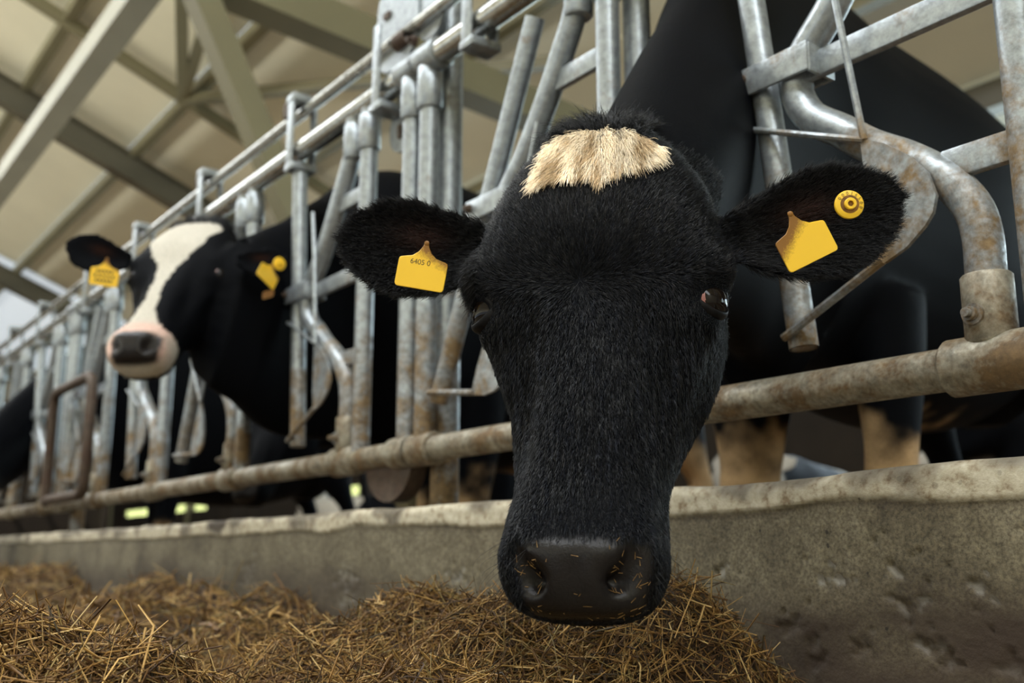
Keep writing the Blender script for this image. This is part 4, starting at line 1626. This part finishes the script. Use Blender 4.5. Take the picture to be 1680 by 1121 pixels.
# chaff stuck on the nose pad
def nose_chaff():
    rng = np.random.default_rng(9)
    off = np.array(cow1.location)
    P, Nn = sample_mesh(body_o1.data, 70, lambda c: (lambda l: nose_mask(l) * (.15 + 1.0 * (np.abs(np.abs(l[:, 0] + .0065) - .046) < .014) * (unwarp_s(l[:, 2]) > .475)))(HD1.to_local(c + off)), rng)
    mb = MB()
    for p, n in zip(P, Nn):
        d = rng.normal(0, 1, 3) + np.array([0, 0, 1.2])
        d -= n * d.dot(n) * .8
        d /= np.linalg.norm(d)
        L = rng.uniform(.003, .009)
        mb.tube([p + n * .0006, p + n * .0016 + d * L], [.00035, .0002], 4)
    o = mb.build('hay_chaff', CHAFF, cow1)
    o['kind'] = 'stuff'


CHAFF = plain('pale_chaff', lin(128, 98, 52), 0.7, 0, 0.4, 300)
nose_chaff()


# ear tags of the closest cow
def tags1():
    EX, EY, EZ = Vector((1, 0, 0)), Vector((0, 1, 0)), Vector((0, 0, 1))
    r1 = math.radians(11)
    t = tag_geo(cow1, cow1, at(701, 397, 1.092), UP * math.cos(r1) + CR * math.sin(r1), -CF + UP * -.12 - CR * .1, .0535, TAGM)
    print_text('6405 0', t, Vector((-.003, -.43 * .0535, .0010)), EX, EY, EZ, .0080, PRINT)
    r2 = math.radians(27)
    tag_geo(cow1, cow1, at(1295, 349, 1.03), UP * math.cos(r2) - CR * math.sin(r2), -CF + UP * -.1 + CR * .1, .0575, TAGM2)
    # round button tag
    c = at(1393, 336, 1.035) - cow1.location
    ax = (-CF - UP * .12 - CR * .05).normalized()
    bt = MB().lathe([(.0145, -.0015), (.0148, .0), (.0142, .0018), (.011, .0030), (.0072, .0032), (.0070, .0024), (.0060, .0024), (.0060, .0062), (.0052, .0070), (.0030, .0070), (.0028, .0040)], c, ax, 40).build('button_tag', YELLOW, cow1)
    MB().lathe([(.0029, .0038), (.0027, .0046), (.0005, .0047)], c, ax, 14).build('stud_hole', YDIRT, bt)
    ring = MB()
    ring.lathe([(.0094, .0031), (.0062, .0034), (.0061, .0034)], c, ax, 36)
    ring.build('soiled_ring', YDIRT, bt)
    upv = (UP - ax * UP.dot(ax)).normalized()
    uu = upv.cross(ax).normalized()
    for k, ch in enumerate('00016500'):
        a = math.radians(150 - k * 24)
        rd = uu * math.cos(a) + upv * math.sin(a)
        tn = (rd.cross(ax)).normalized()
        if tn.dot(uu * math.sin(a) - upv * math.cos(a)) < 0:
            tn = -tn
        print_text(ch, bt, c + rd * .0112 + ax * .0031, tn, rd, ax, .0048, PRINT)


tags1()


# ---- the second cow, white blaze, head raised through the fence
yaw2, pit2 = math.radians(8), math.radians(33)
HD2 = Head(at(283, 432, 2.56), -CF * math.cos(yaw2) - CR * math.sin(yaw2), pit2)
BLAZE_S = [-.06, -.03, 0.0, .04, .08, .12, .16, .20, .26, .32, .38, .42, .44]
BLAZE_L = [-.02, -.08, -.110, -.112, -.102, -.084, -.056, -.034, -.030, -.030, -.040, -.060, -.12]
BLAZE_R = [.02, .045, .068, .080, .072, .060, .040, .016, .006, .006, .020, .05, .12]


def colour2(co, lp, ear_info):
    cols = np.broadcast_to(BLACK, (len(co), 3)).copy()
    s = lp[:, 2] + .008 * fbm(lp * 40, 3, 3)
    w = lp[:, 0] + .010 * fbm(lp * 45, 3, 4)
    m = (w > np.interp(s, BLAZE_S, BLAZE_L)) & (w < np.interp(s, BLAZE_S, BLAZE_R)) & (lp[:, 1] > -.075) & (s > -.03) & (s < .46)
    mz = (s > .415 + .35 * np.maximum(-.02 - lp[:, 1], 0)) & (s < .6) & (lp[:, 1] > -.082) & (np.abs(w) < .12)
    cols[m | mz] = WHITE2
    pk = gauss(lp, (0, .0, .425), (.05, .03, .014)) + .8 * gauss(np.abs(lp) * [1, -1, 1] * [1, -1, 1], (.055, .0, .475), (.014, .03, .02))
    inhead = np.linalg.norm(lp - [0, -.05, .4], axis=1) < .2
    cols = mixn(cols, np.broadcast_to(PINK, cols.shape), np.clip(pk, 0, .5) * inhead * (m | mz))
    nm = nose_mask(lp) * inhead
    cols = mixn(cols, np.broadcast_to(NOSE * 1.5, cols.shape), nm)
    c2 = hoof_and_socks(co, cols, FLOOR_S, .16, 50)
    cols = np.where((co[:, 0] > 1.45)[:, None], c2, cols)
    n = fbm(co * 4, 4, 71)
    bl = sstep(.42, .34, co[:, 2] + .15 * n) * sstep(2.0, 2.2, co[:, 0])
    cols = mixn(cols, np.broadcast_to(DIRTY, cols.shape), bl)
    cols = ear_col(co, cols, ear_info)
    return cols, nm


def hl(hd, *p):
    return hd.to_world([p])[0]


def neck_key(hd, p, a, u, d):
    q = hl(hd, *p)
    return (q[0], q[1], q[2], a, u, d)


neck2 = [neck_key(HD2, (0, -.09, .075), .055, .06, .07), neck_key(HD2, (0, -.15, .075), .085, .085, .12), (0.95, 2.475, 0.665, .095, .135, .25), (1.06, 2.535, 0.680, .10, .175, .38), (1.18, 2.575, 0.725, .11, .20, .44), (1.33, 2.62, 0.79, .14, .25, .50)]
body2 = [(x - .02, y + 1.40, z - .02, a, u * .93, d) for x, y, z, a, u, d in body1]
legs2 = [leg_keys(1.78, 2.56, .52, FLOOR_S), leg_keys(1.86, 2.92, .52, FLOOR_S), leg_keys(2.85, 2.74, .72, FLOOR_S, False), leg_keys(2.78, 3.10, .72, FLOOR_S, False)]
ears2 = [(at(208, 428, 2.66), at(101, 398, 2.64), UP + CR * .05, .26, .016), (at(392, 425, 2.52), at(480, 432, 2.56), UP - CR * .1, .26, .016)]
cow2, body_o2, ears_i2, co2, lp2 = make_cow('black cow with a broad white blaze and white muzzle, head raised', HD2, neck2, body2, legs2, ears2, 0.0075, colour2, neck_smooth=25)


def tags2():
    EX, EY, EZ = Vector((1, 0, 0)), Vector((0, 1, 0)), Vector((0, 0, 1))
    t = tag_geo(cow2, cow2, at(176, 424, 2.60), UP + CR * .14, -CF + UP * -.15, .074, TAGM)
    for r, ln in ((-.46, .5), (-.62, .62), (-.78, .5)):
        for k in range(5):
            MB().extrude_poly([(x * .074, y * .074) for x, y in ((-.045, -.05), (.045, -.05), (.03, .05), (-.05, .045))], (((k - 2) * ln * .25 * .074), r * .074, .001), EX, EY, EZ, .0003).build('tag_print', PRINT, t)
    tag_geo(cow2, cow2, at(450, 432, 2.47), UP * .8 + CR * .75, -CF * .6 + CR * .9, .062, TAGM)
    c = at(458, 433, 2.46) - cow2.location
    MB().lathe([(.016, 0), (.016, .002), (.011, .0035), (.006, .0036), (.006, .008), (.003, .009)], c, (-CF + CR * .9).normalized(), 24).build('button_tag', YELLOW, cow2)
    MB().extrude_poly(rounded(.014, .009, .004), at(440, 483, 2.47) - cow2.location, (CR - UP * -.3).normalized(), UP, -CF, .002).build('ear_tag', YDIRT, cow2)


tags2()


def tuft(root, bo, hd, n, seed):
    rng = np.random.default_rng(seed)
    off = np.array(root.location)
    P3, N3 = sample_mesh(bo.data, n, lambda c: (lambda l: ((l[:, 2] < .01) & (l[:, 2] > -.07) & (np.abs(l[:, 0]) < .08) & (l[:, 1] > -.12)).astype(float))(hd.to_local(c + off)), rng)
    l3 = hd.to_local(P3 + off)
    lk = fbm(np.stack([l3[:, 0] * 90, l3[:, 1] * 60, l3[:, 0] * 0], -1), 2, seed)
    d3 = np.stack([l3[:, 0] * 8 + lk * .9, .3 + .5 * lk, -.5 + .3 * lk], -1) @ hd.A
    hair_object('forelock_hair', root, P3, d3, N3, rng.uniform(.012, .03, len(P3)), np.full(len(P3), .5), np.full(len(P3), .0005), np.broadcast_to(BLACK, (len(P3), 3)), rng, npt=4, curl=.2)


tuft(cow2, body_o2, HD2, 2500, 21)

# ---- third cow, head down in the feed at the far left


def colour_plain(sock, seed, patch=0.0, face=0.0):
    def fn(co, lp, ear_info):
        cols = np.broadcast_to(BLACK, (len(co), 3)).copy()
        n = fbm(co * 2.2, 3, seed)
        if patch:
            cols = mixn(cols, np.broadcast_to(WHITE2 * .8, cols.shape), sstep(.02, .05, n - .35 + patch))
        if face:
            m = (np.abs(lp[:, 0]) < .035) & (lp[:, 1] > -.06) & (lp[:, 2] < .5) & (lp[:, 2] > 0)
            cols[m] = WHITE2
        inh = np.linalg.norm(lp - [0, -.05, .4], axis=1) < .2
        nm = nose_mask(lp) * inh
        cols = mixn(cols, np.broadcast_to(PINK * .7 if face else NOSE, cols.shape), nm)
        away = np.linalg.norm(lp - [0, -.1, .25], axis=1) > .55
        return np.where(away[:, None], hoof_and_socks(co, cols, FLOOR_S, sock, seed + 9), cols), nm
    return fn


def lateral_ears(hd, L=.15):
    out = []
    for s in (-1, 1):
        b_ = Vector(hl(hd, s * .115, -.09, .11))
        t = b_ + (hd.W * s + hd.N * -.15 + UP * .12).normalized() * L
        out.append((b_, t, -hd.L + UP * .5, .24, .026))
    return out


HD3 = Head((0.60, 5.02, 0.16), Vector((-.95, -.30, 0)), math.radians(12))
neck3 = [neck_key(HD3, (0, -.09, .075), .055, .06, .07), neck_key(HD3, (0, -.16, .05), .085, .09, .12), (0.86, 5.22, 0.40, .095, .125, .17), (0.98, 5.33, 0.53, .10, .15, .20), (1.12, 5.42, 0.65, .10, .18, .23), (1.32, 5.52, 0.78, .14, .24, .30)]
body3 = [(x + .02, y + 4.35, z - .02, a, u * .92, d) for x, y, z, a, u, d in body1]
legs3 = [leg_keys(1.82, 5.5, .52, FLOOR_S), leg_keys(1.9, 5.88, .52, FLOOR_S), leg_keys(2.88, 5.66, .72, FLOOR_S, False), leg_keys(2.82, 6.06, .72, FLOOR_S, False)]
make_cow('black cow with lowered head at the left edge behind the rusty loop', HD3, neck3, body3, legs3, lateral_ears(HD3), 0.012, colour_plain(.12, 60), neck_smooth=15, eyes=True)

# ---- cow behind the fence between the blazed cow and the third one, seen through the bars
HD4 = Head((1.62, 3.77, 0.50), Vector((-.9, -.4, 0)), math.radians(25))
neck4 = [neck_key(HD4, (0, -.09, .075), .055, .06, .07), neck_key(HD4, (0, -.16, .06), .085, .09, .12), (1.92, 3.87, 0.60, .095, .13, .18), (2.08, 3.92, 0.68, .105, .17, .22), (2.24, 3.96, 0.76, .13, .22, .29)]
body4 = [(x + .95, y + 2.67, z - .06, a, u * .9, d) for x, y, z, a, u, d in body1]
legs4 = [leg_keys(2.78, 3.82, .48, FLOOR_S), leg_keys(2.85, 4.2, .48, FLOOR_S), leg_keys(3.8, 3.99, .68, FLOOR_S, False), leg_keys(3.75, 4.37, .68, FLOOR_S, False)]
make_cow('black cow standing back behind the bars left of the blazed cow', HD4, neck4, body4, legs4, lateral_ears(HD4), 0.012, colour_plain(.1, 80), neck_smooth=15, group='cows back in the barn')


# ---- black and white cows resting on the bedding further back
def lying(label, cx, cy, ang_, seed, patch, face, hz=.42):
    c, s = math.cos(ang_), math.sin(ang_)

    def T(x, y, z):
        return (cx + c * x - s * y, cy + s * x + c * y, z)
    hp = T(-1.05, 0, hz)
    hd = Head(hp, Vector((-c, -s, 0)), math.radians(38))
    f = FLOOR_S
    keys = []
    for x, z, a, u, d in ((-.72, .36, .10, .15, .18), (-.58, .32, .15, .22, .26), (-.4, .24, .24, .30, .38), (-.15, .18, .31, .33, .38), (.2, .16, .36, .34, .37), (.5, .16, .34, .33, .37), (.78, .16, .26, .28, .36), (.95, .14, .12, .18, .25)):
        p = T(x, 0, z)
        keys.append((p[0], p[1], p[2], a, u, d))
    neck = [neck_key(hd, (0, -.09, .075), .055, .06, .07), neck_key(hd, (0, -.16, .06), .085, .09, .12)]
    lg = []
    for x, y in ((-.45, -.3), (-.4, .3), (.5, -.42), (.55, .4)):
        a, b_, e = T(x, y * .7, .05), T(x - .22, y * 1.05, f + .08), T(x + .1, y * 1.15, f + .05)
        lg.append([(*a, .1, .1), (*b_, .07, .07), (*e, .045, .045)])
    make_cow(label, hd, neck, keys, lg, lateral_ears(hd), 0.014, colour_plain(-.5, seed, patch, face), neck_smooth=12, udder=False, tail=False, group='cows back in the barn')


lying('black and white cow resting on the bedding behind the front legs of the closest cow', 4.7, 3.6, math.radians(20), 5, .30, 1)
lying('patched cow resting on the bedding seen under the rail left of the joint post', 4.6, 7.7, math.radians(-60), 17, .28, 1)
lying('pink-nosed resting cow at the right edge behind the hind legs of the closest cow', 4.6, 1.42, math.radians(-58), 41, .32, 1, .60)


# ------------------------------------------------------------------ hay in the feed alley
def dep_xy(px, py, dep):
    p = at(px, py, dep)
    return np.array([p.x, p.y, p.z])


# (x, y, height above the thin layer, radius)
HEAPS = []


def heap(px, py, dep, rad, top=None):
    p = dep_xy(px, py, dep)
    HEAPS.append((p[0], p[1], p[2], rad))


heap(40, 1010, 1.02, .15)
heap(-120, 1020, 1.1, .20)
heap(210, 1050, 0.98, .13)
heap(330, 1085, 0.84, .10)
heap(700, 992, 1.36, .20)
heap(820, 1000, 1.25, .16)
heap(560, 1030, 1.30, .16)
heap(980, 1010, 1.22, .15)
heap(1120, 972, 1.15, .115)
heap(1190, 1045, 1.06, .10)
heap(1000, 1085, 0.95, .15)
heap(700, 1085, 0.98, .16)
heap(90, 938, 3.7, .30)
heap(-20, 940, 4.2, .4)
heap(260, 955, 2.85, .16)
heap(330, 975, 2.5, .16)
heap(450, 990, 2.15, .16)
heap(180, 985, 2.1, .25)
heap(420, 1020, 1.7, .2)
HBASE = -0.205


def hay_h(x, y):
    x, y = np.asarray(x, float), np.asarray(y, float)
    base = HBASE + .02 * sstep(.35, .95, x)
    h = np.full(x.shape, 0.0)
    for hx, hy, hz, r in HEAPS:
        d2 = ((x - hx) ** 2 + (y - hy) ** 2) / (r * r)
        h = np.maximum(h, (hz - .012 - HBASE) * np.exp(-d2 * 1.1))
    p = np.stack([x * 11, y * 11, x * 0], -1).reshape(-1, 3)
    n = (fbm(p, 4, 61) * .014).reshape(x.shape)
    z = base + h + n
    # bare floor at the near right end of the trough
    end = sstep(.66, .86, y + .25 * (x - .8))
    return FLOOR_A - .02 + (z - FLOOR_A + .02) * end


def hay_mound(name, label, x0, x1, y0, y1, step, n_straw, rad, lens, seed, bias=None, flat=.35, bright=1.0):
    rng = np.random.default_rng(seed)
    xs, ys = np.arange(x0, x1 + step, step), np.arange(y0, y1 + step, step)
    xs = np.minimum(xs, CX - .012)
    X, Y = np.meshgrid(xs, ys, indexing='ij')
    Z = hay_h(X, Y) - .006
    P = np.stack([X, Y, Z], -1).reshape(-1, 3)
    idx = np.arange(P.shape[0]).reshape(X.shape)
    q = np.stack([idx[:-1, :-1], idx[1:, :-1], idx[1:, 1:], idx[:-1, 1:]], -1).reshape(-1, 4)
    root = obj(name, np_mesh(name, P, q, HAYBASE))
    tag(root, label, 'hay', None, 'stuff')
    # straws
    xx = rng.uniform(x0, x1, n_straw * 2)
    yy = rng.uniform(y0, y1, n_straw * 2)
    zz = hay_h(xx, yy)
    ok = zz > FLOOR_A + .02
    xx, yy, zz = xx[ok][:n_straw], yy[ok][:n_straw], zz[ok][:n_straw]
    n = len(xx)
    e = .01
    gx, gy = (hay_h(xx + e, yy) - zz) / e, (hay_h(xx, yy + e) - zz) / e
    nr = np.stack([-gx, -gy, np.ones(n)], -1)
    nr /= np.linalg.norm(nr, axis=1)[:, None]
    d = rng.normal(0, 1, (n, 3))
    d -= nr * (d * nr).sum(1)[:, None]
    d /= np.linalg.norm(d, axis=1)[:, None]
    el = rng.normal(.08, flat, n)
    stick = rng.random(n) < .03
    el[stick] += rng.uniform(.3, 1.1, stick.sum())
    d = d * np.cos(el)[:, None] + nr * np.sin(el)[:, None]
    L = rng.uniform(lens[0], lens[1], n) * np.where(rng.random(n) < .08, 1.8, 1.0)
    r = rad * rng.lognormal(0, .35, n)
    c = np.stack([xx, yy, zz], -1) + nr * (rng.uniform(-.006, .012, n))[:, None]
    bend = rng.normal(0, .12, (n, 3)) * L[:, None]
    a, b_, m = c - d * (L / 2)[:, None], c + d * (L / 2)[:, None], c + bend * .6
    lim = CX - .004
    for arr in (a, b_, m):
        arr[:, 0] = np.minimum(arr[:, 0], lim)
    s1 = np.cross(d, rng.normal(0, 1, (n, 3)))
    s1 /= np.linalg.norm(s1, axis=1)[:, None]
    s2 = np.cross(d, s1)
    flatk = rng.uniform(.25, 1.0, n)
    V = []
    for P_, k in ((a, 1.0), (m, 1.0), (b_, .7)):
        for t in (0, 2.094, 4.188):
            V.append(P_ + (s1 * math.cos(t) + s2 * (math.sin(t) * flatk)[:, None]) * (r * k)[:, None])
    V = np.stack(V, 1)
    Q = []
    for s in (0, 3):
        for k in range(3):
            k2 = (k + 1) % 3
            Q.append((s + k, s + k2, s + 3 + k2, s + 3 + k))
    Q = np.array(Q)
    F = (np.arange(n)[:, None, None] * 9 + Q[None]).reshape(-1, 4)
    me = np_mesh('straw', V.reshape(-1, 3), F, STRAW)
    pal = np.array([lin(*c_)[:3] for c_ in ((140, 104, 54), (184, 146, 84), (108, 76, 38), (72, 48, 24), (134, 114, 68), (206, 174, 116), (62, 50, 28))])
    pw = np.array([.24, .17, .22, .16, .08, .06, .07])
    ci = rng.choice(len(pal), n, p=pw)
    cc = pal[ci] * rng.uniform(.7, 1.25, n)[:, None] * bright * .85
    ca = me.color_attributes.new('strawcol', 'FLOAT_COLOR', 'POINT')
    ca.data.foreach_set('color', np.repeat(np.concatenate([cc, np.ones((n, 1))], 1), 9, 0).astype(np.float32).ravel())
    so = obj('straw', me, root)
    so['kind'] = 'stuff'
    return root


hay_mound('hay_heap', 'loose brown hay heaped along the curb under the closest muzzle', .32, 1.0, .60, 1.62, .012, 36000, .00075, (.018, .07), 1)
hay_mound('hay_heap', 'pale stalky hay mound in the left foreground', -.25, .32, .55, 1.62, .012, 28000, .00080, (.025, .09), 2, bright=1.1)
hay_mound('hay_heap', 'blurred dark hay heaps farther along the curb at left', -.3, 1.0, 1.62, 6.2, .03, 26000, .0017, (.04, .12), 3, bright=.9)
